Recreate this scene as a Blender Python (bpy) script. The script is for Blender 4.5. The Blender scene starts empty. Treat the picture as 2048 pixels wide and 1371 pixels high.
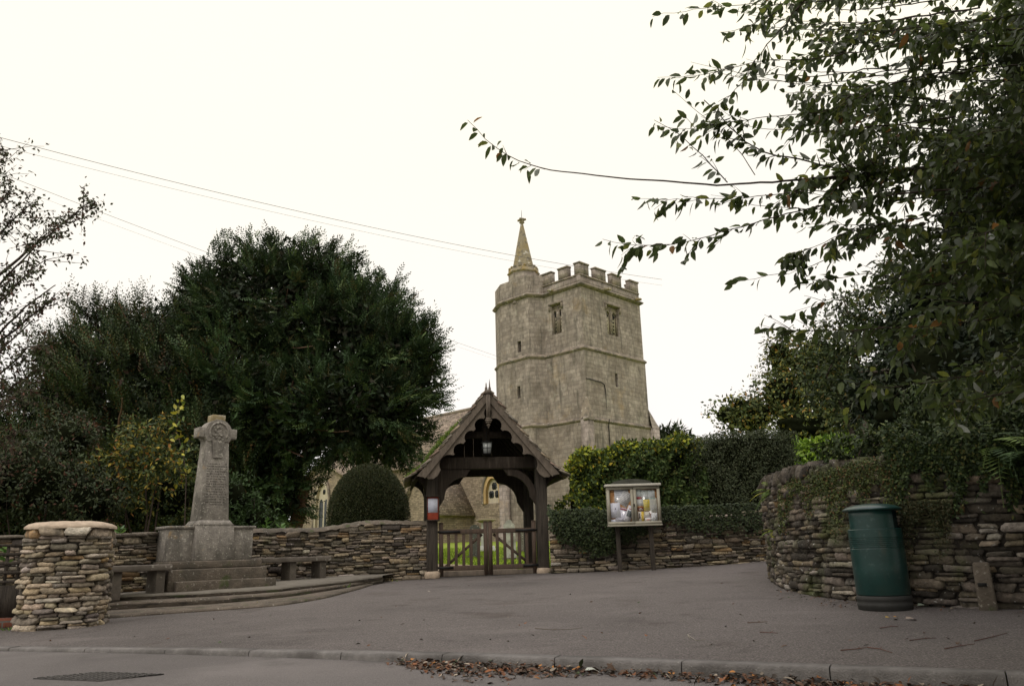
import bpy, math, random
import numpy as np
from mathutils import Vector, Matrix
R_ = np.random.default_rng(7)
random.seed(7)
SC = bpy.context.scene
COL = SC.collection
# ------------------------------------------------------------------ camera
EYE = 1.3
F, CX, CY = 1562.0, 1024.0, 685.5
PITCH = math.atan(414.5 / F)
ROLL = -0.0288
cam_d = bpy.data.cameras.new('camera')
cam = bpy.data.objects.new('camera', cam_d); COL.objects.link(cam)
cam_d.sensor_width = 36.0; cam_d.lens = 36.0 * F / 2048.0
cam_d.clip_start = 0.05; cam_d.clip_end = 3000
CR = Matrix.Rotation(math.pi / 2 + PITCH, 3, 'X') @ Matrix.Rotation(ROLL, 3, 'Z')
cam.matrix_world = Matrix.Translation((0, 0, EYE)) @ CR.to_4x4()
SC.camera = cam
# ------------------------------------------------------------------ sky, sun, exposure
SC.view_settings.view_transform = 'Standard'; SC.view_settings.look = 'None'
SC.view_settings.exposure = 0.0; SC.view_settings.gamma = 1.0
w = bpy.data.worlds.new('World'); SC.world = w; w.use_nodes = True
nt = w.node_tree; nt.nodes.clear()
o_ = nt.nodes.new('ShaderNodeOutputWorld'); bg = nt.nodes.new('ShaderNodeBackground')
sky = nt.nodes.new('ShaderNodeTexSky'); sky.sky_type = 'NISHITA'; sky.sun_disc = False
SUN_EL, SUN_AZ = math.radians(48), math.radians(205)     # azimuth clockwise from +Y
sky.sun_elevation = SUN_EL; sky.sun_rotation = SUN_AZ
tc = nt.nodes.new('ShaderNodeTexCoord'); sx = nt.nodes.new('ShaderNodeSeparateXYZ')
nt.links.new(tc.outputs['Generated'], sx.inputs[0])
rp = nt.nodes.new('ShaderNodeValToRGB')
rp.color_ramp.elements[0].position = 0.0; rp.color_ramp.elements[0].color = (.107, .102, .101, 1)
rp.color_ramp.elements[1].position = 1.0; rp.color_ramp.elements[1].color = (.235, .223, .242, 1)
e_ = rp.color_ramp.elements.new(.45); e_.color = (.113, .107, .094, 1)
e2_ = rp.color_ramp.elements.new(.68); e2_.color = (.135, .126, .0955, 1)
nt.links.new(sx.outputs['Z'], rp.inputs[0])
mu = nt.nodes.new('ShaderNodeMix'); mu.data_type = 'RGBA'; mu.blend_type = 'MULTIPLY'; mu.inputs[0].default_value = 1
mu.inputs[7].default_value = (100, 100, 100, 1)
nt.links.new(rp.outputs[0], mu.inputs[6])
# thin grey-violet patches in the cloud deck
ns = nt.nodes.new('ShaderNodeTexNoise'); ns.inputs['Scale'].default_value = 5.5; ns.inputs['Detail'].default_value = 3
nt.links.new(tc.outputs['Generated'], ns.inputs['Vector'])
nr = nt.nodes.new('ShaderNodeMapRange'); nr.inputs[1].default_value = .50; nr.inputs[2].default_value = .8
nr.inputs[3].default_value = 0; nr.inputs[4].default_value = .5
nt.links.new(ns.outputs[0], nr.inputs[0])
m2 = nt.nodes.new('ShaderNodeMix'); m2.data_type = 'RGBA'
m2.inputs[7].default_value = (8.9, 8.9, 9.3, 1)
nt.links.new(nr.outputs[0], m2.inputs[0]); nt.links.new(mu.outputs[2], m2.inputs[6])
m3 = nt.nodes.new('ShaderNodeMix'); m3.data_type = 'RGBA'; m3.inputs[0].default_value = .03
nt.links.new(m2.outputs[2], m3.inputs[6]); nt.links.new(sky.outputs[0], m3.inputs[7])
bg.inputs['Strength'].default_value = .1
nt.links.new(m3.outputs[2], bg.inputs['Color']); nt.links.new(bg.outputs[0], o_.inputs[0])
sl = bpy.data.lights.new('sun', 'SUN'); sl.energy = .85; sl.angle = math.radians(18); sl.color = (1, .93, .87)
so = bpy.data.objects.new('sun', sl); COL.objects.link(so)
sd = Vector((math.sin(SUN_AZ) * math.cos(SUN_EL), math.cos(SUN_AZ) * math.cos(SUN_EL), math.sin(SUN_EL)))
so.rotation_euler = sd.to_track_quat('Z', 'Y').to_euler(); so.location = (0, -5, 30)

# ------------------------------------------------------------------ picture -> place helpers
CRn = np.array(CR)
def ray(px, py):
    d = CRn @ np.array([(px - CX), -(py - CY), -F]); return d
def P(px, py, Y):                       # the point seen at a pixel, at forward distance Y
    d = ray(px, py); return np.array([d[0] / d[1] * Y, Y, EYE + d[2] / d[1] * Y])
def PH(px, py, zf):                     # the point seen at a pixel on a height field
    d = ray(px, py); d = d / d[1]; lo, hi = 1.0, 60.0
    for _ in range(50):
        m = (lo + hi) / 2; p = d * m
        z = zf(p[0], p[1]) if callable(zf) else zf
        if EYE + p[2] > z: lo = m
        else: hi = m
    return np.array([d[0] * lo, lo, EYE + d[2] * lo])
def proj(p):
    q = CRn.T @ (np.asarray(p, float) - np.array([0, 0, EYE])); return CX - F * q[0] / q[2], CY + F * q[1] / q[2]
# ground heights (the forecourt climbs gently towards the gate)
_g = np.array([[-.9, 17, -.505], [2.6, 16.2, -.467], [5.8, 17.5, -.39], [3.8, 11.3, -.58], [3.55, 7.5, -.63], [2.5, 4.25, -.725],
               [-1.4, 6.67, -.815], [-5.5, 9.6, -.735], [-2.7, 16, -.545], [-4, 10.9, -.69], [-6.2, 7.5, -.80], [-3, 13.3, -.60]])
_A = np.c_[np.ones(len(_g)), _g[:, 0], _g[:, 1], _g[:, 0] ** 2]
_c = np.linalg.lstsq(_A, _g[:, 2] + EYE, rcond=None)[0]
def gz(x, y):
    x = np.clip(x, -9, 7); y = np.clip(y, 2, 19)
    return _c[0] + _c[1] * x + _c[2] * y + _c[3] * x * x
def sstep(a, b, x):
    t = np.clip((x - a) / (b - a), 0, 1); return t * t * (3 - 2 * t)
def tz(x, y):                            # churchyard terrain
    far = EYE - .52 + .034 * (np.clip(y, 17.3, 56) - 17.3)
    return gz(x, y) * (1 - sstep(17.0, 21, y)) + far * sstep(17.0, 21, y)

# ------------------------------------------------------------------ tagging
def tag(o, label=None, cat=None, group=None, kind=None):
    if label: o['label'] = label
    if cat: o['category'] = cat
    if group: o['group'] = group
    if kind: o['kind'] = kind
    return o
def empty(name, loc=(0, 0, 0), rz=0.0):
    o = bpy.data.objects.new(name, None); COL.objects.link(o)
    o.location = tuple(float(v) for v in loc); o.rotation_euler = (0, 0, rz); o.empty_display_size = .2
    return o
def link(name, me, parent=None):
    o = bpy.data.objects.new(name, me); COL.objects.link(o)
    if parent: o.parent = parent
    return o

# ------------------------------------------------------------------ numpy mesh builder
class MB:
    def __init__(s): s.v = []; s.n = 0; s.f = {}; s.c = {}
    def add(s, V, Fc, col=None):
        V = np.asarray(V, float).reshape(-1, 3); Fc = np.asarray(Fc, int)
        if Fc.ndim == 1: Fc = Fc[None]
        k = Fc.shape[1]; s.v.append(V)
        s.f.setdefault(k, []).append(Fc + s.n)
        if col is None: col = (1, 1, 1)
        col = np.asarray(col, float)
        if col.ndim == 1: col = np.repeat(col[None], len(Fc), 0)
        s.c.setdefault(k, []).append(col); s.n += len(V)
    def box(s, c, d, rz=0, col=None, taper=1.0):
        x, y, z = [v / 2 for v in d]
        V = np.array([[-x, -y, -z], [x, -y, -z], [x, y, -z], [-x, y, -z], [-x * taper, -y * taper, z], [x * taper, -y * taper, z], [x * taper, y * taper, z], [-x * taper, y * taper, z]])
        if rz:
            a, b = math.cos(rz), math.sin(rz); V = V @ np.array([[a, b, 0], [-b, a, 0], [0, 0, 1]])
        s.add(V + np.array(c), BOXF, col)
    def bar(s, a, b, wd, th, up=(0, 0, 1), col=None):   # a box from a to b
        a = np.array(a, float); b = np.array(b, float); d = b - a; L = np.linalg.norm(d); d /= L
        u = np.array(up, float); sdir = np.cross(d, u); sdir /= np.linalg.norm(sdir); u = np.cross(sdir, d)
        V = [p + sdir * i * wd / 2 + u * j * th / 2 for p in (a, b) for i, j in ((-1, -1), (1, -1), (1, 1), (-1, 1))]
        s.add(np.array(V), BARF, col)
    def prism(s, pts, y0, y1, plane='xz', col=None):    # polygon extruded
        n = len(pts); p = np.array(pts, float)
        if plane == 'xz': A = np.c_[p[:, 0], np.full(n, y0), p[:, 1]]; B = np.c_[p[:, 0], np.full(n, y1), p[:, 1]]
        elif plane == 'yz': A = np.c_[np.full(n, y0), p]; B = np.c_[np.full(n, y1), p]
        else: A = np.c_[p, np.full(n, y0)]; B = np.c_[p, np.full(n, y1)]
        s.add(np.r_[A, B], np.array([[i, (i + 1) % n, n + (i + 1) % n, n + i] for i in range(n)]), col)
        s.add(A, np.arange(n)[::-1], col); s.add(B, np.arange(n), col)
    def lathe(s, prof, c=(0, 0, 0), n=24, a0=0, a1=2 * math.pi, col=None, phase=0):
        full = abs(a1 - a0 - 2 * math.pi) < 1e-6
        th = np.linspace(a0, a1, n + 1) + phase
        if full: th = th[:-1]
        V = np.array([[r * math.cos(t), r * math.sin(t), z] for r, z in prof for t in th]) + np.array(c); m = len(th)
        q = [[i * m + j, i * m + (j + 1) % m, (i + 1) * m + (j + 1) % m, (i + 1) * m + j] for i in range(len(prof) - 1) for j in range(m if full else m - 1)]
        s.add(V, np.array(q), col)
    def tube(s, pts, rad, n=6, col=None):
        pts = np.array(pts, float); m = len(pts)
        rad = np.broadcast_to(np.array(rad, float), (m,)) if np.ndim(rad) < 2 else rad
        T = np.gradient(pts, axis=0); T /= np.linalg.norm(T, axis=1)[:, None] + 1e-9
        ref = np.array([0, 0, 1.0]) if abs(T[0][2]) < .9 else np.array([1.0, 0, 0])
        V = []
        for i in range(m):
            a = np.cross(T[i], ref); a /= np.linalg.norm(a) + 1e-9; b = np.cross(a, T[i])
            for j in range(n):
                t = 2 * math.pi * j / n; V.append(pts[i] + rad[i] * (math.cos(t) * a + math.sin(t) * b))
        q = [[i * n + j, i * n + (j + 1) % n, (i + 1) * n + (j + 1) % n, (i + 1) * n + j] for i in range(m - 1) for j in range(n)]
        s.add(np.array(V), np.array(q), col)
        s.add(np.array(V[:n]), np.arange(n)[::-1], col); s.add(np.array(V[-n:]), np.arange(n), col)
    def build(s, name, mat, parent=None, smooth=False, bevel=0, uv=False):
        me = bpy.data.meshes.new(name)
        V = np.concatenate(s.v); Fs = [np.concatenate(x) for x in s.f.values()]; Cs = [np.concatenate(x) for x in s.c.values()]
        me.vertices.add(len(V)); me.vertices.foreach_set('co', V.ravel())
        tot = sum(f.size for f in Fs); nf = sum(len(f) for f in Fs)
        me.loops.add(tot); me.loops.foreach_set('vertex_index', np.concatenate([f.ravel() for f in Fs]).astype(np.int32))
        me.polygons.add(nf)
        tots = np.concatenate([np.full(len(f), f.shape[1]) for f in Fs]).astype(np.int32)
        st = np.r_[0, np.cumsum(tots)[:-1]].astype(np.int32)
        me.polygons.foreach_set('loop_start', st); me.polygons.foreach_set('loop_total', tots)
        if smooth: me.polygons.foreach_set('use_smooth', np.ones(nf, bool))
        cc = np.concatenate([np.repeat(c, f.shape[1], 0) for c, f in zip(Cs, Fs)])
        at = me.color_attributes.new('tone', 'FLOAT_COLOR', 'CORNER')
        at.data.foreach_set('color', np.c_[cc, np.ones(len(cc))].astype(np.float32).ravel())
        me.update(calc_edges=True)
        if uv: auto_uv(me)
        me.materials.append(mat)
        o = link(name, me, parent)
        if bevel:
            md = o.modifiers.new('bevel', 'BEVEL'); md.width = bevel; md.segments = 2; md.limit_method = 'ANGLE'
        return o
BOXF = np.array([[0, 3, 2, 1], [4, 5, 6, 7], [0, 1, 5, 4], [1, 2, 6, 5], [2, 3, 7, 6], [3, 0, 4, 7]])
BARF = np.array([[0, 1, 2, 3], [4, 7, 6, 5], [0, 4, 5, 1], [1, 5, 6, 2], [2, 6, 7, 3], [3, 7, 4, 0]])
def auto_uv(me):
    uvl = me.uv_layers.new(name='uv')
    n = len(me.polygons); nor = np.zeros(n * 3); me.polygons.foreach_get('normal', nor); nor = nor.reshape(-1, 3)
    tot = np.zeros(n, np.int32); me.polygons.foreach_get('loop_total', tot)
    vi = np.zeros(len(me.loops), np.int32); me.loops.foreach_get('vertex_index', vi)
    co = np.zeros(len(me.vertices) * 3); me.vertices.foreach_get('co', co); co = co.reshape(-1, 3)[vi]
    N = np.repeat(nor, tot, 0)
    T = np.cross(np.array([0, 0, 1.0]), N); l = np.linalg.norm(T, axis=1); T[l < .05] = (1, 0, 0); T /= np.linalg.norm(T, axis=1)[:, None]
    B = np.cross(N, T)
    uv = np.c_[(co * T).sum(1), (co * B).sum(1)]
    # faces of different directions get a different start so courses do not mirror
    uvl.data.foreach_set('uv', uv.astype(np.float32).ravel())

# ------------------------------------------------------------------ materials
def mat(name, base=(.5, .5, .5), rough=.9, var=.25, vscale=6, bump=.0, bscale=40, attr=False, metal=0, stain=None, spots=None, obj=True, spec=.3, transl=0, stretch=None):
    m = bpy.data.materials.new(name); m.use_nodes = True; t = m.node_tree; N = t.nodes; L = t.links
    b = N['Principled BSDF']; b.inputs['Roughness'].default_value = rough; b.inputs['Metallic'].default_value = metal
    b.inputs['Specular IOR Level'].default_value = spec
    co = N.new('ShaderNodeTexCoord'); vec = co.outputs['Object']
    if stretch:
        mp = N.new('ShaderNodeMapping'); mp.inputs['Scale'].default_value = stretch; L.new(vec, mp.inputs[0]); vec = mp.outputs[0]
    if attr:
        a = N.new('ShaderNodeAttribute'); a.attribute_name = 'tone'; cur = a.outputs['Color']
        if base != (1, 1, 1):
            x = N.new('ShaderNodeMix'); x.data_type = 'RGBA'; x.blend_type = 'MULTIPLY'; x.inputs[0].default_value = 1
            L.new(cur, x.inputs[6]); x.inputs[7].default_value = (*base, 1); cur = x.outputs[2]
    else:
        c = N.new('ShaderNodeRGB'); c.outputs[0].default_value = (*base, 1); cur = c.outputs[0]
    if var:
        nz = N.new('ShaderNodeTexNoise'); nz.inputs['Scale'].default_value = vscale; nz.inputs['Detail'].default_value = 6; nz.inputs['Roughness'].default_value = .65
        L.new(vec, nz.inputs['Vector'])
        mr = N.new('ShaderNodeMapRange'); mr.inputs[1].default_value = .25; mr.inputs[2].default_value = .75
        mr.inputs[3].default_value = 1 - var; mr.inputs[4].default_value = 1 + var; L.new(nz.outputs[0], mr.inputs[0])
        x = N.new('ShaderNodeVectorMath'); x.operation = 'SCALE'; L.new(cur, x.inputs[0]); L.new(mr.outputs[0], x.inputs['Scale']); cur = x.outputs[0]
    def layer(cur, col, scale, lo, hi, amt, stretchv=None, voro=False):
        v = vec
        if stretchv:
            mp = N.new('ShaderNodeMapping'); mp.inputs['Scale'].default_value = stretchv; L.new(vec, mp.inputs[0]); v = mp.outputs[0]
        nz = N.new('ShaderNodeTexVoronoi' if voro else 'ShaderNodeTexNoise'); nz.inputs['Scale'].default_value = scale
        if not voro: nz.inputs['Detail'].default_value = 5
        L.new(v, nz.inputs['Vector'])
        mr = N.new('ShaderNodeMapRange'); mr.inputs[1].default_value = lo; mr.inputs[2].default_value = hi; mr.inputs[3].default_value = 0; mr.inputs[4].default_value = amt
        L.new(nz.outputs[0], mr.inputs[0])
        x = N.new('ShaderNodeMix'); x.data_type = 'RGBA'; L.new(mr.outputs[0], x.inputs[0]); L.new(cur, x.inputs[6]); x.inputs[7].default_value = (*col, 1)
        return x.outputs[2]
    for s_ in (stain or []): cur = layer(cur, *s_)
    for s_ in (spots or []):
        cur = layer(cur, *s_, None, True)
    L.new(cur, b.inputs['Base Color'])
    if bump:
        nz = N.new('ShaderNodeTexNoise'); nz.inputs['Scale'].default_value = bscale; nz.inputs['Detail'].default_value = 8; L.new(vec, nz.inputs['Vector'])
        bp = N.new('ShaderNodeBump'); bp.inputs['Strength'].default_value = bump; bp.inputs['Distance'].default_value = .02
        L.new(nz.outputs[0], bp.inputs['Height']); L.new(bp.outputs[0], b.inputs['Normal'])
    if transl:
        tr = N.new('ShaderNodeBsdfTranslucent'); L.new(cur, tr.inputs[0]); mx = N.new('ShaderNodeMixShader'); mx.inputs[0].default_value = transl
        out = N['Material Output']; L.new(b.outputs[0], mx.inputs[1]); L.new(tr.outputs[0], mx.inputs[2]); L.new(mx.outputs[0], out.inputs[0])
    m['cur'] = 1
    return m
def masonry(name, base, bw, bh, mortar, var=.25, mcol=(.2, .19, .17), stains=(), msize=.012, bump=.4, tonevar=.5):
    """coursed stone laid on real uv metres; stains, lichen and weather marks have shapes of their own"""
    m = bpy.data.materials.new(name); m.use_nodes = True; t = m.node_tree; N = t.nodes; L = t.links
    b = N['Principled BSDF']; b.inputs['Roughness'].default_value = .95; b.inputs['Specular IOR Level'].default_value = .2
    co = N.new('ShaderNodeTexCoord')
    nz0 = N.new('ShaderNodeTexNoise'); nz0.inputs['Scale'].default_value = 3; L.new(co.outputs['UV'], nz0.inputs['Vector'])
    ad = N.new('ShaderNodeMix'); ad.data_type = 'VECTOR'; ad.factor_mode = 'UNIFORM'; ad.inputs[0].default_value = msize * 1.5
    L.new(co.outputs['UV'], ad.inputs[4]); L.new(nz0.outputs['Color'], ad.inputs[5])
    br = N.new('ShaderNodeTexBrick'); br.inputs['Scale'].default_value = 1; br.inputs['Brick Width'].default_value = bw; br.inputs['Row Height'].default_value = bh
    br.inputs['Mortar Size'].default_value = msize; br.inputs['Mortar Smooth'].default_value = .4; br.inputs['Bias'].default_value = 0
    br.offset = .5; br.squash = .7; br.squash_frequency = 3
    br.inputs['Color1'].default_value = (*[c * (1 - tonevar * .5) for c in base], 1); br.inputs['Color2'].default_value = (*[c * (1 + tonevar * .5) for c in base], 1); br.inputs['Mortar'].default_value = (*mcol, 1)
    L.new(ad.outputs[1], br.inputs['Vector']); cur = br.outputs['Color']
    def lay(cur, col, scale, lo, hi, amt, st=(1, 1, 1), kind='noise'):
        mp = N.new('ShaderNodeMapping'); mp.inputs['Scale'].default_value = st; mp.inputs['Location'].default_value = (random.uniform(0, 9), random.uniform(0, 9), 0)
        L.new(co.outputs['Object'], mp.inputs[0])
        nz = N.new('ShaderNodeTexNoise'); nz.inputs['Scale'].default_value = scale; nz.inputs['Detail'].default_value = 7; nz.inputs['Roughness'].default_value = .7
        L.new(mp.outputs[0], nz.inputs['Vector'])
        mr = N.new('ShaderNodeMapRange'); mr.inputs[1].default_value = lo; mr.inputs[2].default_value = hi; mr.inputs[3].default_value = 0; mr.inputs[4].default_value = amt; L.new(nz.outputs[0], mr.inputs[0])
        x = N.new('ShaderNodeMix'); x.data_type = 'RGBA'; L.new(mr.outputs[0], x.inputs[0]); L.new(cur, x.inputs[6]); x.inputs[7].default_value = (*col, 1); return x.outputs[2]
    for s_ in stains: cur = lay(cur, *s_)
    nz = N.new('ShaderNodeTexNoise'); nz.inputs['Scale'].default_value = 2.5; nz.inputs['Detail'].default_value = 9; nz.inputs['Roughness'].default_value = .75; L.new(co.outputs['Object'], nz.inputs['Vector'])
    mr = N.new('ShaderNodeMapRange'); mr.inputs[1].default_value = .3; mr.inputs[2].default_value = .7; mr.inputs[3].default_value = 1 - var; mr.inputs[4].default_value = 1 + var; L.new(nz.outputs[0], mr.inputs[0])
    x = N.new('ShaderNodeVectorMath'); x.operation = 'SCALE'; L.new(cur, x.inputs[0]); L.new(mr.outputs[0], x.inputs['Scale']); L.new(x.outputs[0], b.inputs['Base Color'])
    bp = N.new('ShaderNodeBump'); bp.inputs['Strength'].default_value = bump; bp.inputs['Distance'].default_value = .03
    L.new(br.outputs['Fac'], bp.inputs['Height']); bp.invert = True; L.new(bp.outputs[0], b.inputs['Normal'])
    return m
OCH, WHI, DRK = (.34, .23, .10), (.62, .60, .54), (.105, .095, .08)
M = {}
M['ashlar'] = masonry('ashlar', (.305, .262, .228), .44, .245, 1, .34, (.205, .175, .15), [((.40, .355, .30), .45, .5, .68, .55), ((.165, .13, .105), .6, .46, .62, .5), (OCH, .45, .58, .72, .5), ((.13, .11, .085), 1.1, .50, .66, .6, (1, 1, .3)), (DRK, 3.0, .52, .66, .8, (1, 1, .16)), ((.42, .39, .33), 1.0, .60, .66, .5), (WHI, 2.6, .66, .72, .6), (WHI, 8, .66, .71, .7)], .016, .5, .42)
M['stone_trim'] = mat('stone_trim', (.25, .208, .163), .95, .3, 3, .4, 12, stain=[(DRK, 2.5, .48, .6, .75), (WHI, 6, .64, .7, .6)])
M['spire'] = mat('spire_stone', (.27, .23, .155), .95, .3, 3, .4, 12, stain=[((.27, .19, .055), 1.5, .48, .62, .7, (1, 1, .4)), (DRK, 3, .52, .64, .7), (WHI, 4, .62, .68, .6)])
M['rubble'] = masonry('rubble_church', (.285, .228, .17), .28, .11, 1, .3, (.2, .165, .12), [(DRK, 1.2, .56, .7, .5), (WHI, 5, .66, .72, .5), (OCH, .8, .6, .72, .4)], .016, .5, .6)
M['rooftile'] = masonry('stone_roof_tiles', (.27, .215, .165), .24, .13, 1, .35, (.1, .085, .065), [(DRK, 1.5, .52, .66, .5), (WHI, 5, .62, .68, .5), ((.22, .24, .07), 1.2, .6, .7, .4)], .014, .8, .7)
M['tile'] = mat('roof_tile', (1, 1, 1), .95, .35, 14, .5, 30, attr=True)
M['void'] = mat('dark_void', (.012, .012, .011), .9, 0)
M['louvre'] = mat('pierced_stone', (.5, .44, .34), .95, .2, 8, .3, 20)
M['ochre_trim'] = mat('ochre_dressing', (.50, .35, .16), .95, .25, 4, .3, 20)
M['leaded'] = mat('leaded_glass', (.035, .04, .045), .25, .3, 10)
M['stone'] = mat('drystone', (1, 1, 1), .95, .5, 26, .9, 44, attr=True, stain=[((.05, .047, .04), 7, .58, .70, .55), ((.5, .48, .43), 22, .66, .72, .7), ((.06, .075, .025), 3, .64, .74, .5)])
M['stone_moss'] = mat('drystone_mossy', (1, 1, 1), .95, .55, 22, 1, 40, attr=True, stain=[((.045, .04, .033), 5, .54, .66, .65), ((.42, .41, .38), 20, .65, .71, .8), ((.06, .075, .02), 1.6, .56, .68, .7)])
M['earth'] = mat('wall_core', (.035, .03, .025), 1, .4, 8, .5, 20)
M['cap'] = mat('mortar_cap', (.42, .335, .255), .95, .3, 12, .4, 40, stain=[((.2, .16, .12), 5, .6, .75, .4)])
M['memorial'] = mat('memorial_stone', (.235, .215, .19), .95, .35, 12, .6, 40, stain=[((.075, .07, .06), 3, .48, .62, .7, (1, 1, .5)), ((.46, .44, .38), 26, .60, .66, .75), ((.34, .2, .05), 3, .66, .74, .6)])
M['memorial_top'] = mat('memorial_lichen', (.26, .21, .12), .95, .35, 12, .5, 40, stain=[((.4, .38, .32), 8, .5, .62, .7)])
M['step'] = mat('step_stone', (.115, .095, .074), .95, .35, 7, .6, 40, stain=[((.055, .05, .04), 3, .5, .62, .6), ((.36, .34, .29), 30, .62, .68, .5), ((.05, .07, .02), 5, .6, .7, .7)])
M['bench'] = mat('bench_stone', (.13, .112, .094), .95, .3, 9, .4, 40, stain=[((.07, .06, .05), 3, .5, .62, .6), ((.42, .4, .35), 14, .64, .7, .6)])
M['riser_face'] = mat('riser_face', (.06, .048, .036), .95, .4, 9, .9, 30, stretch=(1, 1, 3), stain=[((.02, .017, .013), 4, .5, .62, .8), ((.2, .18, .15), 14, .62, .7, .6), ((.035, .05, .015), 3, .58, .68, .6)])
M['paving'] = mat('platform_paving', (.155, .14, .115), .95, .25, 5, .4, 50, stain=[((.07, .06, .05), 2, .55, .7, .5)])
M['oak'] = mat('old_oak', (.032, .024, .018), .85, .4, 5, .5, 14, stretch=(6, 6, .7), stain=[((.08, .065, .052), 3, .55, .7, .6)])
M['oak_post'] = mat('old_oak_post', (.058, .048, .039), .85, .4, 5, .7, 14, stretch=(7, 7, .6), stain=[((.022, .018, .015), 3, .5, .65, .7)])
M['oak_pale'] = mat('weathered_oak', (.135, .11, .088), .85, .35, 6, .5, 14, stretch=(3, 3, 1.2), stain=[((.05, .04, .032), 3, .52, .66, .6)])
M['gatewood'] = mat('gate_oak', (.085, .058, .043), .8, .35, 6, .4, 20, stretch=(5, 5, .8), stain=[((.05, .042, .036), 4, .55, .68, .6)])
M['iron'] = mat('black_iron', (.012, .012, .012), .6, .2, 10)
M['glass'] = mat('lantern_glass', (.34, .36, .36), .15, .1, 10, spec=.5)
M['board'] = mat('board_paint', (.33, .31, .25), .6, .15, 9, .1, 30, stain=[((.16, .13, .09), 4, .6, .75, .4)])
M['board_cap'] = mat('board_cap_paint', (.50, .48, .42), .6, .15, 9)
M['board_dark'] = mat('board_header', (.05, .052, .042), .8, .3, 8)
M['cork'] = mat('cork', (.36, .18, .07), .95, .25, 60)
M['paper'] = mat('paper', (1, 1, 1), .7, .05, 10, attr=True)
M['redwood'] = mat('red_notice_frame', (.27, .045, .022), .6, .3, 10)
M['binbody'] = mat('bin_green', (.006, .034, .030), .33, .25, 5, .04, 60, spec=.45, stain=[((.07, .11, .10), 22, .60, .72, .35), ((.03, .045, .035), 2, .5, .68, .55), ((.06, .055, .04), 5, .62, .74, .5, (1, 1, .3))])
M['binbase'] = mat('bin_base', (.03, .03, .028), .7, .3, 9)
M['cable'] = mat('cable', (.05, .05, .05), .7, 0)
M['bark'] = mat('bark', (.085, .07, .055), .95, .4, 6, .8, 14, stretch=(5, 5, 1))
M['yewbark'] = mat('yew_bark', (.13, .075, .05), .95, .4, 6, .8, 14, stretch=(5, 5, 1))
M['twig'] = mat('twig_bark', (.05, .035, .028), .85, .3, 20)
M['leaf'] = mat('foliage', (1, 1, 1), .65, 0, attr=True, spec=.25, transl=.12)
M['leafg'] = mat('foliage_glossy', (1, 1, 1), .42, 0, attr=True, spec=.4, transl=.18)
M['cherry'] = mat('cherry_leaf', (1, 1, 1), .45, .25, 40, attr=True, spec=.4, transl=.52)
M['core'] = mat('crown_shade', (.010, .012, .006), 1, .5, 5, .8, 9, spec=0)  # near-black filler: the shade inside crowns and hedges put into the colour
M['litter'] = mat('leaf_litter', (1, 1, 1), .8, .2, 30, attr=True)
def ground_mat(name, base, speck, patch, bumps=.5, sp=.25, patches=()):
    m = mat(name, base, .95, sp, speck, bumps, 160, spec=.2, stain=[(tuple(c * .5 for c in base), .35, .5, .68, .5), (tuple(c * .45 for c in base), 2.2, .6, .72, .4), (tuple(min(1, c * 1.5) for c in base), .7, .55, .72, .4, (1, 2.2, 1)), *patches])
    return m
M['asphalt'] = ground_mat('asphalt', (.140, .125, .117), 75, 0, .9, .8, [((.36, .33, .30), 60, .62, .68, .55), ((.05, .045, .04), 42, .58, .66, .55), ((.055, .04, .03), 1.1, .60, .72, .35)])
M['road'] = ground_mat('road_asphalt', (.168, .154, .146), 120, 0, .9, .5, [((.36, .34, .31), 70, .68, .72, .6), ((.06, .055, .05), 60, .66, .70, .6)])
M['kerb'] = mat('kerb_concrete', (.15, .14, .132), .95, .3, 14, .5, 90, stain=[((.06, .055, .05), 2.5, .5, .65, .6), ((.3, .28, .26), 60, .66, .7, .5)])
M['grass'] = mat('grass_ground', (.17, .225, .022), 1, .4, 3, .6, 60, stain=[((.2, .25, .03), .5, .5, .62, .6)])
M['soil'] = mat('soil', (.022, .024, .012), 1, .4, 3, .6, 20, stain=[((.03, .05, .012), 1, .5, .6, .7)])
M['path'] = mat('path_gravel', (.24, .19, .13), 1, .3, 60, .5, 90)
M['manhole'] = mat('manhole_iron', (.085, .08, .075), .6, .35, 30, .3, 60, metal=.4)

# ================================================================== GROUND
def grid_obj(name, xs, ys_of, zf, m, ny=60, kind='structure'):
    mb = MB(); V = []
    for x in xs:
        y0, y1 = ys_of(x)
        for j in range(ny + 1):
            y = y0 + (y1 - y0) * j / ny; V.append((x, y, zf(x, y)))
    q = [[i * (ny + 1) + j, (i + 1) * (ny + 1) + j, (i + 1) * (ny + 1) + j + 1, i * (ny + 1) + j + 1] for i in range(len(xs) - 1) for j in range(ny)]
    mb.add(V, np.array(q)); o = mb.build(name, m, smooth=True); tag(o, kind=kind); return o
kp = [(-300, 1296), (0, 1297), (300, 1299), (560, 1304), (700, 1306.5), (868, 1310.5), (1062, 1315.5), (1290, 1323), (1573, 1334), (1942, 1347), (2150, 1355)]
K = np.array([PH(a, b, gz) for a, b in kp])
K = np.r_[[K[0] + (K[0] - K[1]) * 4], K]; K = np.r_[K, [K[-1] + (K[-1] - K[-2]) / np.linalg.norm(K[-1] - K[-2]) * 6]]
K = K[np.argsort(K[:, 0])]
kx, ky = K[:, 0], K[:, 1]
def ksm(x): return float(np.mean([np.interp(x + d, kx, ky) for d in (-.5, -.3, -.1, .1, .3, .5)]))
def back(x):
    return float(np.interp(x, [-30, -9, -7.2, -4.2, -2.6, -1.9, -1.75, .6, .8, 3, 5.6, 9, 30], [12, 12, 13.4, 16.3, 17.0, 17.2, 19.6, 19.6, 17.1, 17.2, 18.4, 24, 30]))
xs = np.unique(np.r_[np.linspace(-30, -9, 15), np.linspace(-9, 8, 120), np.linspace(8, 30, 15)])
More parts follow.
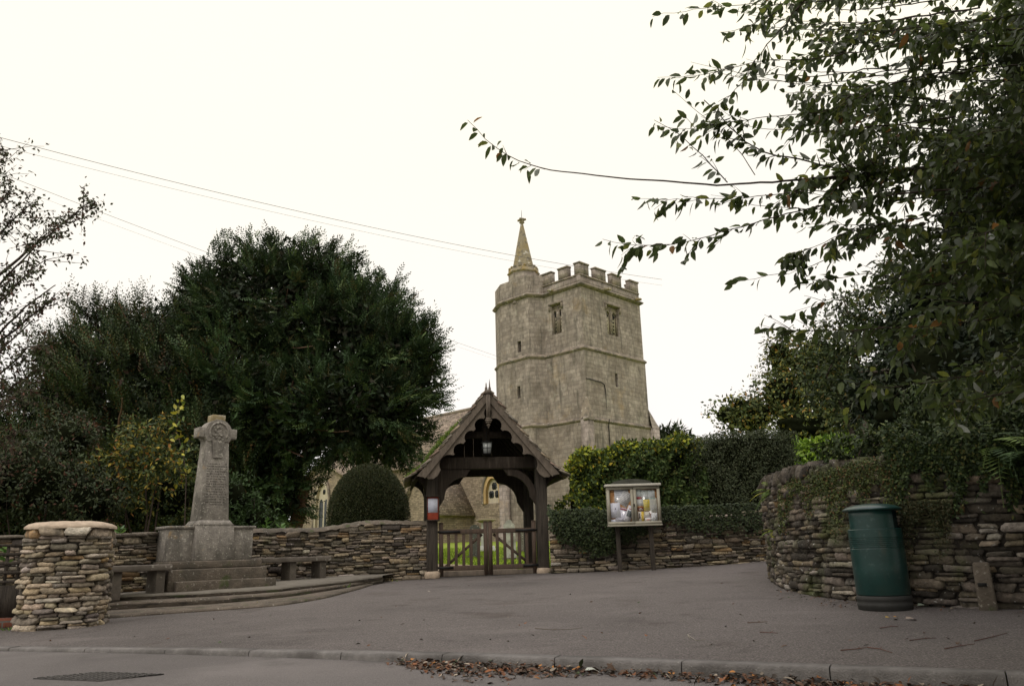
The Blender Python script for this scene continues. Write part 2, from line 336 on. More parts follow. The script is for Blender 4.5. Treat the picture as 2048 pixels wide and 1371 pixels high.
grid_obj('forecourt', xs, lambda x: (ksm(x) + .10, back(x)), lambda x, y: gz(x, y) + .004, M['asphalt'])
def rz_(x, y): return gz(x, min(y, ksm(x))) - float(np.interp(x, [-5, -2.2, 0, 2.2], [.018, .036, .062, .085])) - .03 * min(max(ksm(x) - y, 0), 9)
grid_obj('road', xs, lambda x: (-14, ksm(x)), rz_, M['road'], 50)
# the kerb: stones with joints, rounded front edge
mb = MB(); x = -14.0; arc = 0; pts = []
while x < 5.4: pts.append((x, ksm(x))); x += .02
pts = np.array(pts); d = np.r_[0, np.cumsum(np.linalg.norm(np.diff(pts, axis=0), axis=1))]
s0 = .35
while s0 < d[-1] - 1:
    s1 = s0 + .915; prev = None; tn = random.uniform(.85, 1.15); V = []; ss = np.linspace(s0 + .004, s1 - .004, 5); dz = random.uniform(-.003, .003)
    for s_ in ss:
        px_, py_ = np.interp(s_, d, pts[:, 0]), np.interp(s_, d, pts[:, 1]); qx, qy = np.interp(s_ + .05, d, pts[:, 0]), np.interp(s_ + .05, d, pts[:, 1])
        t = np.array([qx - px_, qy - py_]); t /= np.linalg.norm(t); nrm = np.array([-t[1], t[0]]); z = gz(px_, py_) + dz
        for off, h in ((-.006, -.16), (0, -.018), (.006, .002), (.018, .010), (.13, .012), (.13, -.16)):
            V.append((px_ + nrm[0] * off, py_ + nrm[1] * off, z + h))
    q = [[i * 6 + j, (i + 1) * 6 + j, (i + 1) * 6 + j + 1, i * 6 + j + 1] for i in range(4) for j in range(5)]
    mb.add(V, np.array(q)); mb.add(V[:6], np.arange(6)[::-1]); mb.add(V[-6:], np.arange(6)); s0 = s1
tag(mb.build('kerb', M['kerb'], smooth=False), kind='structure')
# churchyard and everything beyond, one sheet to the horizon
gx = np.unique(np.r_[np.linspace(-900, -60, 12), np.linspace(-60, -12, 25), np.linspace(-12, 12, 61), np.linspace(12, 60, 25), np.linspace(60, 900, 12)])
gy = np.unique(np.r_[np.linspace(-300, -14, 6), np.linspace(-14, 2, 9), np.linspace(2, 24, 67), np.linspace(24, 60, 30), np.linspace(60, 1500, 12)])
V = np.array([(x, y, (tz(x, y) if y > 16 else gz(x, y)) - (.02 if y > 15 else .35)) for x in gx for y in gy]); ny = len(gy)
q = np.array([[i * ny + j, (i + 1) * ny + j, (i + 1) * ny + j + 1, i * ny + j + 1] for i in range(len(gx) - 1) for j in range(ny - 1)])
mb = MB(); mb.add(V, q); tag(mb.build('ground', M['grass'], smooth=True), kind='structure')
# gravel path inside the gate
mb = MB(); pc = [(-.85, 18.9, 1.0), (-1.2, 20, 1.0), (-2.0, 21.5, 1.0), (-3.3, 23, 1.0), (-5.2, 25, 1.0), (-8, 27, 1.0), (-12, 29, 1.)]
V = []
for (x, y, h) in pc:
    V += [(x - h * .9, y - h * .35, tz(x - h * .9, y - h * .35) + .012), (x, y, tz(x, y) + .012), (x + h * .9, y + h * .35, tz(x + h * .9, y + h * .35) + .012)]
mb.add(V, np.array([[3 * i + j, 3 * i + j + 1, 3 * i + j + 4, 3 * i + j + 3] for i in range(len(pc) - 1) for j in range(2)]))
tag(mb.build('path', M['path'], smooth=True), kind='structure')

# ================================================================== DRY STONE
PAL = np.array([(.33, .265, .185), (.25, .21, .165), (.17, .145, .115), (.40, .335, .25), (.10, .085, .068), (.32, .215, .115), (.21, .18, .145), (.47, .42, .35)])
PALW = np.array([.22, .2, .16, .12, .1, .05, .1, .05])
def stone_block(mb, A, T, Nn, ln, h, th, col, z, bulge=.035, nu=5, nv=4):
    """one rough block: centre A (front-plane), T along, Nn outward"""
    u = np.array([-1, -.82, -.3, .35, .84, 1.0]); v = np.array([-1, -.55, .5, 1.0]); nu, nv = 6, 4
    U, Vv = np.meshgrid(u, v, indexing='ij')
    out = []; tu, tv_ = R_.normal(0, .10), R_.normal(-.05, .22)
    sk = R_.uniform(-.5, .5) * min(h, .1); sl_ = R_.uniform(-.22, .22) * h * .5; tl = R_.uniform(-.12, .12); tr = R_.uniform(-.12, .12)
    if R_.random() < .3: tr = R_.uniform(.2, .45)
    if R_.random() < .3: tl = R_.uniform(.2, .45)
    for side in (1, -1):
        ed = np.maximum(np.abs(U) > .95, np.abs(Vv) > .95)
        pull = bulge * .55 * ed + bulge * .5 * (np.abs(U) > .95) * (np.abs(Vv) > .95) + R_.normal(0, .006, U.shape)
        prot = R_.uniform(-.026, .026)
        a = U * ln / 2 + sk * .5 * Vv + R_.normal(0, .0045, U.shape) - np.sign(U) * (np.abs(U) > .95) * (np.abs(Vv) > .95) * R_.uniform(0, .014, U.shape)
        pinch = 1 - np.where(U > .9, tr, 0) - np.where(U < -.9, tl, 0)
        b = Vv * h / 2 * pinch + sl_ * U + R_.normal(0, .0032, U.shape)
        n_ = side * (th / 2 + prot - pull + tu * U * ln * .5 + tv_ * Vv * h * .5)
        out.append(A[None, None] + a[..., None] * T + n_[..., None] * Nn + (b + z)[..., None] * np.array([0, 0, 1.0]))
    F1, B1 = out; n = nu * nv; V = np.r_[F1.reshape(-1, 3), B1.reshape(-1, 3)]
    q = [[i * nv + j, (i + 1) * nv + j, (i + 1) * nv + j + 1, i * nv + j + 1] for i in range(nu - 1) for j in range(nv - 1)]
    q2 = [[n + a for a in r[::-1]] for r in q]
    ring = [i * nv for i in range(nu)] + [(nu - 1) * nv + j for j in range(1, nv)] + [i * nv + nv - 1 for i in range(nu - 2, -1, -1)] + [j for j in range(nv - 2, 0, -1)]
    q3 = [[ring[i], n + ring[i], n + ring[(i + 1) % len(ring)], ring[(i + 1) % len(ring)]] for i in range(len(ring))]
    mb.add(V, np.array(q + q2 + q3), col)
def drystone(name, label, path, zb, zt, th=.42, ch=(.075, .125), ln=(.14, .42), parent=None, material='stone', closed=False, pal=PALW, dark=1.0, coping=None, seed=1):
    """path: (x, y) list; zb, zt: functions of (x, y)."""
    global R_
    R_ = np.random.default_rng(seed)
    path = np.array(path, float)
    if closed: path = np.r_[path, path[:1]]
    d = np.r_[0, np.cumsum(np.linalg.norm(np.diff(path, axis=0), axis=1))]; L = d[-1]
    at = lambda s: np.array([np.interp(s, d, path[:, 0]), np.interp(s, d, path[:, 1])])
    def frame(s):
        a, b = at(max(s - .06, 0)), at(min(s + .06, L)); t = (b - a) / np.linalg.norm(b - a); return np.array([t[0], t[1], 0]), np.array([t[1], -t[0], 0])
    root = parent or empty(name, (0, 0, 0))
    mb = MB(); H = max(zt(*at(s)) - zb(*at(s)) for s in np.linspace(0, L, 40)); H0 = H
    z = 0.0
    while z < H0 - .02:
        c = R_.uniform(*ch)
        if H0 - z - c < .05: c = H0 - z
        s = R_.uniform(-.3, 0)
        while s < L:
            l = R_.uniform(*ln) * (.7 + c / ch[1] * .5)
            a, b = max(s, 0), min(s + l, L)
            if b - a > .05:
                m = (a + b) / 2; p = at(m); T, Nn = frame(m); g0, g1 = zb(*p), zt(*p); k = (g1 - g0) / H0
                zz0 = g0 + z * k; hh = c * k; parts = [(zz0, hh)]
                if hh > .07 and R_.random() < .45: q_ = R_.uniform(.38, .62); parts = [(zz0, hh * q_), (zz0 + hh * q_, hh * (1 - q_))]
                for (zz, h_) in parts:
                    bb = [(a, b)]
                    if h_ < .06 and b - a > .3 and R_.random() < .5: mid = a + (b - a) * R_.uniform(.35, .65); bb = [(a, mid), (mid, b)]
                    for (aa, b2) in bb:
                        m2_ = (aa + b2) / 2; p = at(m2_); T, Nn = frame(m2_); wv = .014 * math.sin(m2_ * 2.1 + z * 5 + seed) + .009 * math.sin(m2_ * 5.3 + z * 9)
                        col = PAL[R_.choice(len(PAL), p=pal / pal.sum())] * R_.uniform(.55, 1.3) * dark * np.array([1, R_.uniform(.96, 1.03), R_.uniform(.9, 1.08)])
                        stone_block(mb, np.array([p[0], p[1], 0]), T, Nn, (b2 - aa) - .003, h_ + R_.uniform(-.004, .003), th + R_.uniform(-.03, .03), col, zz + h_ / 2 + wv)
            s += l
        z += c
    mb.build('stones', M[material], root)
    core = MB(); n = max(8, int(L / .2)); V = []
    for i in range(n + 1):
        s = L * i / n; p = at(s); T, Nn = frame(s); e = th / 2 - .045
        for sgn, zf in ((1, zb), (1, zt), (-1, zt), (-1, zb)):
            V.append((p[0] + sgn * Nn[0] * e, p[1] + sgn * Nn[1] * e, zf(*p) + (-.02 if zf is zt else -.15)))
    core.add(V, np.array([[4 * i + j, 4 * i + 4 + j, 4 * i + 4 + (j + 1) % 4, 4 * i + (j + 1) % 4] for i in range(n) for j in range(4)]))
    core.add(V[:4], np.arange(4)); core.add(V[-4:], np.arange(4)[::-1]); core.build('core', M['earth'], root)
    if coping == 'flat':
        mb = MB(); s = 0
        while s < L:
            l = R_.uniform(.3, .75); b = min(s + l, L)
            if b - s > .1:
                p = at((s + b) / 2); T, Nn = frame((s + b) / 2); col = PAL[R_.choice([1, 2, 4, 6])] * R_.uniform(.7, 1.05) * dark
                stone_block(mb, np.array([p[0], p[1], 0]), T, Nn, b - s - .006, R_.uniform(.045, .07), th + .06, col, zt(*p) + .025)
            s += l
        mb.build('coping', M[material], root)
    if coping == 'upright':
        mb = MB(); s = 0
        while s < L:
            l = R_.uniform(.04, .15); p = at(s + l / 2); T, Nn = frame(s + l / 2); h = R_.uniform(.09, .24); lean = R_.uniform(-.75, .35)
            col = PAL[R_.choice([1, 2, 4, 6])] * R_.uniform(.55, .95) * dark
            for of_ in (-.15, 0, .15):
                hh_ = h * R_.uniform(.7, 1.1); jt = R_.normal(0, .012, 2)
                stone_block(mb, np.array([p[0] + jt[0], p[1] + jt[1], 0]) + Nn * of_, T, Nn, l, hh_, R_.uniform(.13, .17), col * R_.uniform(.6, 1.3), zt(*p) + hh_ / 2 - .01, .03)
                mb.v[-1] = mb.v[-1] + np.outer(mb.v[-1][:, 2] - zt(*p), T) * lean * R_.uniform(.6, 1.2)
            s += l
        mb.build('coping', M[material], root)
    if coping == 'mortar':
        mb = MB(); n = max(8, int(L / .09)); V = []; m_ = 7
        for i in range(n + 1):
            s = L * i / n; p = at(s); T, Nn = frame(s); zt_ = zt(*p)
            for j in range(m_):
                a = math.pi * j / (m_ - 1); r = R_.normal(0, .008)
                V.append((p[0] + Nn[0] * math.cos(a) * (th / 2 + .015), p[1] + Nn[1] * math.cos(a) * (th / 2 + .015), zt_ - .01 + math.sin(a) * .085 + r))
        mb.add(V, np.array([[m_ * i + j, m_ * i + m_ + j, m_ * i + m_ + j + 1, m_ * i + j + 1] for i in range(n) for j in range(m_ - 1)]))
        mb.build('coping', M['step'], root, smooth=True)
    tag(root, label, 'wall')
    return root
def smooth_path(pts, n=40):
    pts = np.array(pts, float); d = np.r_[0, np.cumsum(np.linalg.norm(np.diff(pts, axis=0), axis=1))]
    s = np.linspace(0, d[-1], n); q = np.c_[np.interp(s, d, pts[:, 0]), np.interp(s, d, pts[:, 1])]
    for _ in range(3):
        q[1:-1] = (q[:-2] + 2 * q[1:-1] + q[2:]) / 4
    return q

# ---- round-cornered pillar at the left
pcx = P(128, 1200, 9.95)[:2]; pz = .50; pt = P(128, 1056, 9.65)[2]
ang = np.linspace(0, 2 * math.pi, 48, endpoint=False); hw = .405
loop = []
for a in ang:
    c, s = math.cos(-a), math.sin(-a); e = 2 / 3.2
    x, y = np.sign(c) * abs(c) ** e * hw, np.sign(s) * abs(s) ** e * hw; t = math.radians(16)
    loop.append((pcx[0] + x * math.cos(t) - y * math.sin(t), pcx[1] + x * math.sin(t) + y * math.cos(t)))
pil = drystone('stone_pillar', 'stout round-cornered drystone pillar with smooth domed mortar cap beside the steps', loop[::-1], lambda x, y: gz(x, y) - .06, lambda x, y: pt, th=.13, ch=(.042, .088), ln=(.10, .30), closed=True, pal=np.array([.28, .24, .14, .16, .04, .04, .18, .04]), dark=1.06, seed=11)
pil['category'] = 'pillar'
mb = MB(); V = []; rings = [(.985, 0), (.99, .02), (.97, .038), (.91, .06), (.75, .08), (.45, .095), (.001, .10)]
big = [(pcx[0] + (x - pcx[0]) * (hw + .085) / hw, pcx[1] + (y - pcx[1]) * (hw + .085) / hw) for x, y in loop]
for k, h in rings:
    for (x, y) in big: V.append((pcx[0] + (x - pcx[0]) * k, pcx[1] + (y - pcx[1]) * k, pt + h - .005 + R_.normal(0, .002)))
m_ = len(big); mb.add(V, np.array([[i * m_ + j, i * m_ + (j + 1) % m_, (i + 1) * m_ + (j + 1) % m_, (i + 1) * m_ + j] for i in range(len(rings) - 1) for j in range(m_)]))
mb.build('cap', M['cap'], pil, smooth=True)

# ---- memorial platform and steps
def plz(x, y): return EYE - .475 + .018 * (y - 11.9)
up = [PH(a, b, plz)[:2] for a, b in ((205, 1191), (300, 1187), (420, 1182), (560, 1173.5), (660, 1163), (720, 1156), (765, 1150))]
up = smooth_path([(up[0][0] - 1.2, up[0][1] + .5)] + up, 50)
lowg = [PH(a, b, gz)[:2] for a, b in ((180, 1240), (300, 1230), (420, 1222), (560, 1212), (650, 1197), (720, 1178), (775, 1160))]
low = smooth_path([(lowg[0][0] - .8, lowg[0][1] + .5)] + lowg, 50)
mid = up * .70 + low * .30
def slab_strip(name, front, backp, ztop, zbot, m, parent=None, lip=.0, jit=.006):
    mb = MB(); V = []; n = len(front); rr = np.random.default_rng(5)
    for i in range(n):
        f, b = front[i], backp[i]; j = rr.normal(0, jit); z = ztop(f[0], f[1]) + rr.normal(0, jit * .5)
        V += [(f[0], f[1] + j, zbot(f[0], f[1])), (f[0], f[1] + j - .004, z - .03), (f[0], f[1] + j + .015, z), (b[0], b[1], ztop(b[0], b[1]))]
    mb.add(V, np.array([[4 * i + j, 4 * i + 4 + j, 4 * i + 5 + j, 4 * i + 1 + j] for i in range(n - 1) for j in range(3)]))
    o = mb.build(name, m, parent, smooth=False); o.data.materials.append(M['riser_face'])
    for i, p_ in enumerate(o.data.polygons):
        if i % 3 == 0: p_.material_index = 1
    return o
bk = np.array([(x, min(y + 6, 17.2 + 0 * x)) for x, y in up])
bk = np.c_[np.linspace(-10.5, -2.5, 50), np.interp(np.linspace(-10.5, -2.5, 50), [-10.5, -8, -5, -2.5], [14, 15, 16.6, 17.1])]
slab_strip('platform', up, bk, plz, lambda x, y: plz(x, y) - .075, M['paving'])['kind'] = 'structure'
st = empty('stone_steps', (float(up[20][0]), float(up[20][1]), 0)); tag(st, 'two long shallow curved stone steps up to the memorial platform', 'steps')
def loc_strip(name, *a):
    o = slab_strip(name, *a); o.parent = st; o.matrix_parent_inverse = Matrix.Translation(-Vector(st.location)); return o
upi = up + np.array([0, .03])
def midz(x, y): return gz(x, y) * .45 + plz(x, y) * .55 - .01
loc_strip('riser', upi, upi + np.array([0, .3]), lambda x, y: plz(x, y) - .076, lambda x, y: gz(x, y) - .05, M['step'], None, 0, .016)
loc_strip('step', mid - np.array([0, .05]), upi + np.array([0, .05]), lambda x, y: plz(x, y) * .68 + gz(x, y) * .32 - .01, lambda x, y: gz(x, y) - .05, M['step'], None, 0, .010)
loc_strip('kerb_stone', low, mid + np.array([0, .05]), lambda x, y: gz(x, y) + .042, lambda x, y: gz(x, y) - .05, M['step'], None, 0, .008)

# ---- walls around the memorial
def top_from(px_pts):
    a = np.array([P(p, q, Y) for p, q, Y in px_pts]); o = np.argsort(a[:, 0]); a = a[o]
    return lambda x, y: float(np.interp(x, a[:, 0], a[:, 2]))
wl = [P(a, 1150, Y)[:2] for a, Y in ((-60, 12.0), (60, 12.1), (180, 12.4), (260, 12.9), (330, 13.5), (400, 14.3), (470, 15.2))]
drystone('drystone_wall', 'low drystone wall behind the bench between the capped pillar and the memorial', smooth_path(wl), lambda x, y: plz(x, y) - .12, top_from([(-60, 1078, 12), (180, 1078, 12.4), (330, 1070, 13.5), (470, 1064, 15.2)]), th=.34, ch=(.04, .085), ln=(.10, .30), coping='flat', seed=3, dark=.8)
wr = [P(a, 1150, Y)[:2] for a, Y in ((480, 15.3), (560, 15.9), (640, 16.4), (720, 16.75), (800, 16.95), (856, 17.05))]
drystone('drystone_wall', 'dark drystone wall between the memorial and the lychgate with rough mortared top', smooth_path(wr), lambda x, y: gz(x, y) - .1, top_from([(480, 1066, 15.3), (560, 1063, 15.9), (640, 1062, 16.4), (690, 1053, 16.6), (745, 1047, 16.8), (856, 1048, 17.05)]), th=.40, ch=(.045, .10), ln=(.10, .34), coping='mortar', seed=4, dark=.72)
wg = [P(a, 1130, Y)[:2] for a, Y in ((1103, 17.0), (1180, 16.9), (1260, 16.9), (1350, 17.0), (1440, 17.35), (1500, 17.8), (1560, 18.5), (1620, 19.6))]
drystone('drystone_wall', 'ivy hung drystone wall behind the glazed noticeboard below the hedges', smooth_path(wg), lambda x, y: gz(x, y) - .1, top_from([(1103, 1040, 17), (1260, 1040, 16.9), (1350, 1034, 17), (1440, 1030, 17.35), (1620, 1005, 19.6)]), th=.45, ch=(.06, .13), ln=(.14, .42), coping=None, seed=5, dark=.75, pal=np.array([.22, .2, .16, .14, .14, .05, .12, .05]))
# ---- tall mossy wall at the right
rw = [(6.3, 17.2), (5.2, 15.2), P(1572, 1160, 13.0)[:2], P(1554, 1165, 11.9)[:2] + np.array([.16, 0]), P(1580, 1170, 10.9)[:2] + np.array([.1, .1]), P(1640, 1180, 9.75)[:2] + np.array([.05, .2]), P(1720, 1190, 8.85)[:2] + np.array([0, .22]), P(1850, 1195, 8.2)[:2], P(2000, 1200, 7.65)[:2], P(2200, 1200, 7.3)[:2], P(2600, 1200, 6.9)[:2], P(3200, 1200, 6.3)[:2]]
rt = top_from([(1554, 990, 11.9), (1590, 972, 10.9), (1640, 958, 9.75), (1720, 940, 8.85), (1800, 930, 8.4), (2000, 930, 7.65), (3200, 930, 6.3)])
rwp = smooth_path(rw, 60)
drystone('drystone_wall', 'tall mossy drystone wall with upright coping stones behind the green litter bin', rwp, lambda x, y: gz(x, y) - .08, lambda x, y: rt(x, y) if y < 12 else rt(P(1554, 968, 11.9)[0], 0), th=.46, ch=(.05, .105), ln=(.10, .32), coping='upright', seed=6, dark=.52, material='stone_moss', pal=np.array([.10, .2, .2, .10, .2, .01, .14, .13]))
# earth bank retained by it
mb = MB(); V = []; n = len(rwp)
for i in range(n):
    x, y = rwp[i]; t = rwp[min(i + 1, n - 1)] - rwp[max(i - 1, 0)]; t = t / np.linalg.norm(t); nn = np.array([-t[1], t[0]]); z0 = rt(x, y) if y < 12 else rt(P(1554, 968, 11.9)[0], 0)
    for j, dd in enumerate((.1, .5, 1.2, 2.5, 5, 9)):
        dd = dd * (1 if y < 9.6 else (.12 if y > 11 else .12 + .88 * (11 - y) / 1.4))
        V.append((x + nn[0] * dd, y + nn[1] * dd, z0 - .08 + .12 * dd * (1 - dd / 30) + R_.normal(0, .03)))
mb.add(V, np.array([[6 * i + j, 6 * i + 6 + j, 6 * i + 7 + j, 6 * i + 1 + j] for i in range(n - 1) for j in range(5)]))
tag(mb.build('bank', M['soil'], smooth=True), kind='structure')
BANKV = np.concatenate(mb.v).reshape(-1, 6, 3)

# ================================================================== LYCHGATE
LY = P(976, 1100, 17.1); LR = math.radians(8.5)
lg = empty('lychgate', (LY[0], LY[1], gz(LY[0], LY[1]) - .01), LR)
tag(lg, 'dark oak lychgate with steep stone-tiled roof and scalloped bargeboards', 'lychgate')
HX, DP = 1.18, 1.75
SLN = (1.42, 3.83, 2.14)                   # half width, apex z, tip z of the bargeboards
ang = math.atan2(SLN[1] - SLN[2], SLN[0]); slope = math.hypot(SLN[0], SLN[1] - SLN[2])
mbp = []
for x in (-HX, HX):
    for y in (0, DP):
        mb = MB(); wdt = .235 if y == 0 else .225
        z0, z1 = .13, 2.24
        mb.box((x, y, (z0 + z1) / 2), (wdt, wdt, z1 - z0)); mb.box((x, y, 2.36), (wdt + .03, wdt + .03, .26))
        mb.build('post', M['oak_post'], lg, bevel=.018)
        mb = MB(); rr = np.random.default_rng(int(10 * x + y + 50)); pf = [(.155, 0), (.175, .05), (.17, .10), (.145, .135), (.12, .14), (.001, .14)]
        mb.lathe(pf, (x, y, 0), 12, phase=.26); V = mb.v[0]; V[:, 0] = x + np.sign(V[:, 0] - x) * np.abs(V[:, 0] - x) ** .75 * .62; V[:, 1] = y + np.sign(V[:, 1] - y) * np.abs(V[:, 1] - y) ** .75 * .62
        V += rr.normal(0, .004, V.shape); mb.build('pad_stone', M['cap'], lg, smooth=True)
for y in (0, DP):
    mb = MB(); mb.box((0, y, 2.36), (HX * 2 - .27, .17, .255)); mb.build('tie_beam', M['oak'], lg, bevel=.012)
    for s in (-1, 1):                      # arched braces
        pts = []; r = .60; cx, cz = s * (HX - .115 - r), 2.235 - r
        arc_ = [(cx + s * r * math.cos(t), cz + r * math.sin(t)) for t in np.linspace(0, math.pi / 2, 12)]
        out = [(s * (HX - .115), cz), ] + arc_[1:-1] + [(cx, 2.235)]
        ri = r - .13 if s > 0 and y == 0 else r - .15
        inner = [(cx + s * ri * math.cos(t), cz - .02 + ri * math.sin(t)) for t in np.linspace(0, math.pi / 2, 12)]
        if y == 0 and s > 0: poly = [(s * (HX - .118), cz - .18)] + arc_[1:] + [(cx - s * .1, 2.232)] + inner[::-1]
        else: poly = [(s * (HX - .118), cz - .25), (s * (HX - .118), 2.232), (cx - s * .12, 2.232)] + inner[::-1]
        m = MB(); m.prism(poly, y - .05, y + .05); m.build('brace', M['oak'], lg)
        m = MB(); pp = [(s * (HX + .118), 1.72), (s * (HX + .118), 1.92)] + [(s * (HX + .118 + .30 * (1 - math.cos(t))), 1.92 + .26 * math.sin(t)) for t in np.linspace(.2, 1.5, 6)] + [(s * (HX + .50), 2.18), (s * (HX + .50), 2.08)] + [(s * (HX + .118 + .33 * (1 - math.cos(t))), 1.72 + .33 * math.sin(t)) for t in np.linspace(1.4, .15, 6)]
        m.prism(pp, y - .04, y + .04); m.build('eaves_brace', M['oak'], lg)
for s in (-1, 1):
    m = MB(); m.box((s * HX, DP / 2, 2.40), (.16, DP - .27, .18)); m.build('wall_plate', M['oak'], lg)
    for y in np.linspace(-.36, DP + .36, 7):
        if abs(y) < .1 or abs(y - DP) < .1: pass
        m = MB(); m.bar((0, y, 3.72), (s * 1.40, y, 3.72 - 1.40 * math.tan(ang)), .07, .10, up=(0, 1, 0)); m.build('rafter', M['oak'], lg)
    # under-boards
    m = MB(); a = (0, 3.80); b = (s * 1.60, 3.80 - 1.60 * math.tan(ang) * .97)
    nx, nz = s * math.sin(ang), math.cos(ang)
    m.prism([a, b, (b[0] + nx * .02, b[1] + nz * .02), (a[0], a[1] + .035)], -.44, DP + .44); m.build('roof_board', M['oak'], lg)
    # stone tiles, course over course, with a sag and a kick at the eaves
    m = MB(); rr = np.random.default_rng(21 + s); nrow = 19; Ls = 2.52
    for i in range(nrow):
        t0 = Ls * (1 - i / nrow)
        wd0 = .26 - .10 * i / nrow
        y = -.55 + rr.uniform(-.2, 0)
        while y < DP + .5:
            w_ = rr.uniform(.7, 1.35) * wd0; y0, y1 = max(y, -.55 + rr.normal(0, .014)), min(y + w_, DP + .5)
            if y1 - y0 > .04:
                tt = t0 + rr.normal(0, .012); Ln = .24; th = rr.uniform(.022, .042)
                def surf(t, up):
                    sag = -.035 * math.sin(math.pi * min(t / Ls, 1)) + .10 * max(0, (t - 1.9) / .6) ** 2
                    return np.array([s * (t * math.cos(ang)) + s * math.sin(ang) * (up + sag), 0, 3.845 - t * math.sin(ang) + math.cos(ang) * (up + sag)])
                tl = rr.normal(0, .004)
                A0, A1 = surf(tt, .055 + tl), surf(tt, .055 + th + tl); B0, B1 = surf(max(tt - Ln, -.02), .012), surf(max(tt - Ln, -.02), .012 + th)
                V = [];
                for q_, yy in ((A0, y0 + .004), (A0, y1 - .004), (B0, y1 - .004), (B0, y0 + .004), (A1, y0 + .004), (A1, y1 - .004), (B1, y1 - .004), (B1, y0 + .004)): V.append((q_[0], yy, q_[2] + rr.normal(0, .002)))
                c = np.array([(.30, .26, .21), (.24, .21, .17), (.34, .27, .19), (.18, .165, .14), (.26, .19, .15)][rr.integers(5)]) * rr.uniform(.6, 1.05)
                m.add(V, BOXF, c)
            y += w_
    m.build('roof_tiles', M['tile'], lg)
    # bargeboards
    for yb in (-.50, DP + .44):
        def rp2(t, d): return (s * (t * math.cos(ang) - d * math.sin(ang)), 3.83 - t * math.sin(ang) - d * math.cos(ang))
        top = [rp2(.02, 0), rp2(slope, 0)]
        low_ = [(slope + .02, .10), (slope + .02, .20), (slope - .05, .285), (slope - .16, .31)]
        edge = []
        cs = [1.72, 1.34, .98, .64, .30]; rads = [.21, .155, .15, .15, .16]
        for c0, r_ in zip(cs, rads):
            dp = .37
            for t in np.linspace(-1.25, 1.25, 9):
                edge.append((c0 - r_ * math.sin(t), dp - r_ * .98 * max(math.cos(t), 0) - .02))
        edge.append((.06, .38 if False else .30))
        poly = top + [rp2(*e) for e in low_] + [rp2(*e) for e in edge] + [rp2(.0, .30)]
        # keep inside the centre line
        poly = [(s * max(s * a, .0), b) for a, b in poly]
        m = MB(); m.prism(poly, yb, yb + .045); m.build('bargeboard', M['oak_pale'], lg)
        m = MB(); m.prism([rp2(.0, -.015), rp2(slope + .12, -.015), rp2(slope + .04, .13), rp2(.0, .095)], yb - .028, yb - .002)
        m.prism([rp2(.0, .095), rp2(slope + .06, .125), rp2(slope + .05, .145), rp2(.0, .115)], yb - .045, yb - .003); m.build('moulding', M['oak_pale'], lg)
# rear gable boarding
m = MB()
for i in range(9):
    x0, x1 = -.98 + i * .2178, -.98 + (i + 1) * .2178 - .006
    zt0, zt1 = 3.70 - abs(x0) * math.tan(ang), 3.70 - abs(x1) * math.tan(ang)
    m.prism([(x0, 2.50), (x1, 2.50), (x1, zt1), (x0, zt0)] if min(zt0, zt1) > 2.5 else [(x0, 2.5), (x1, 2.5), (x1, max(zt1, 2.51)), (x0, max(zt0, 2.51))], DP - .03, DP + .01)
m.build('gable_boarding', M['oak'], lg)
m = MB(); m.box((0, .02, 3.03), (.15, .13, 1.05)); m.build('king_post', M['oak'], lg)
m = MB(); m.bar((-.62, .03, 2.98), (.62, .03, 2.98), .10, .14); m.build('collar', M['oak'], lg)
# apex pendant with two spikes
m = MB(); m.box((0, -.56, 3.50), (.085, .085, .56)); m.box((-.022, -.565, 3.50), (.012, .1, .5)); m.box((.022, -.565, 3.50), (.012, .1, .5)); m.box((0, -.56, 3.20), (.135, .12, .035)); m.box((0, -.56, 3.165), (.11, .1, .04)); m.box((0, -.56, 3.24), (.11, .11, .03))
m.box((0, -.56, 3.82), (.12, .11, .09)); m.build('pendant', M['oak_pale'], lg)
m = MB(); m.lathe([(.001, 3.145), (.03, 3.135), (.042, 3.11), (.03, 3.08), (.012, 3.065), (.018, 3.05), (.001, 3.035)], (0, -.56, 0), 10); m.build('drop', M['oak_pale'], lg, smooth=True)
for x in (-.035, .04):
    m = MB(); m.lathe([(.026, 3.86), (.032, 3.90), (.016, 3.94), (.012, 4.0), (.002, 4.07 + x)], (x, -.56, 0), 8); m.build('finial', M['oak_pale'], lg, smooth=True)
m = MB(); m.box((0, DP / 2, 3.86), (.10, DP + .9, .07)); m.build('ridge', M['oak_pale'], lg)

def at_l(x, y, z):
    v = Matrix.Rotation(LR, 3, 'Z') @ Vector((x, y, 0)); return (lg.location.x + v.x, lg.location.y + v.y, lg.location.z + z)
# lantern hanging under the roof
ln = empty('hanging_lantern', at_l(.0, -.12, 2.50), LR); tag(ln, 'small square glazed lantern hanging on a rod inside the lychgate gable', 'lantern')
m = MB(); m.box((0, 0, .17), (.17, .17, .23), taper=1.18); m.build('pane', M['glass'], ln)
m = MB()
for a in (-1, 1):
    for b in (-1, 1): m.bar((a * .088, b * .088, .05), (a * .106, b * .106, .29), .016, .016, up=(0, 1, 0))
for b in (-1, 1):
    m.bar((-.097 * 1, b * .099, .17), (.097, b * .099, .17), .01, .01); m.bar((0, b * .094, .05), (0, b * .108, .29), .01, .01, up=(1, 0, 0)); m.bar((b * .099, -.097, .17), (b * .099, .097, .17), .01, .01)
m.box((0, 0, .045), (.19, .19, .02)); m.box((0, 0, .295), (.25, .25, .015)); m.box((0, 0, .315), (.16, .16, .03), taper=.5); m.build('frame', M['iron'], ln)
m = MB(); m.tube([(0, 0, .32), (0, 0, .62)], .008, 6); m.box((0, 0, .62), (.06, .06, .03)); m.build('rod', M['iron'], ln)
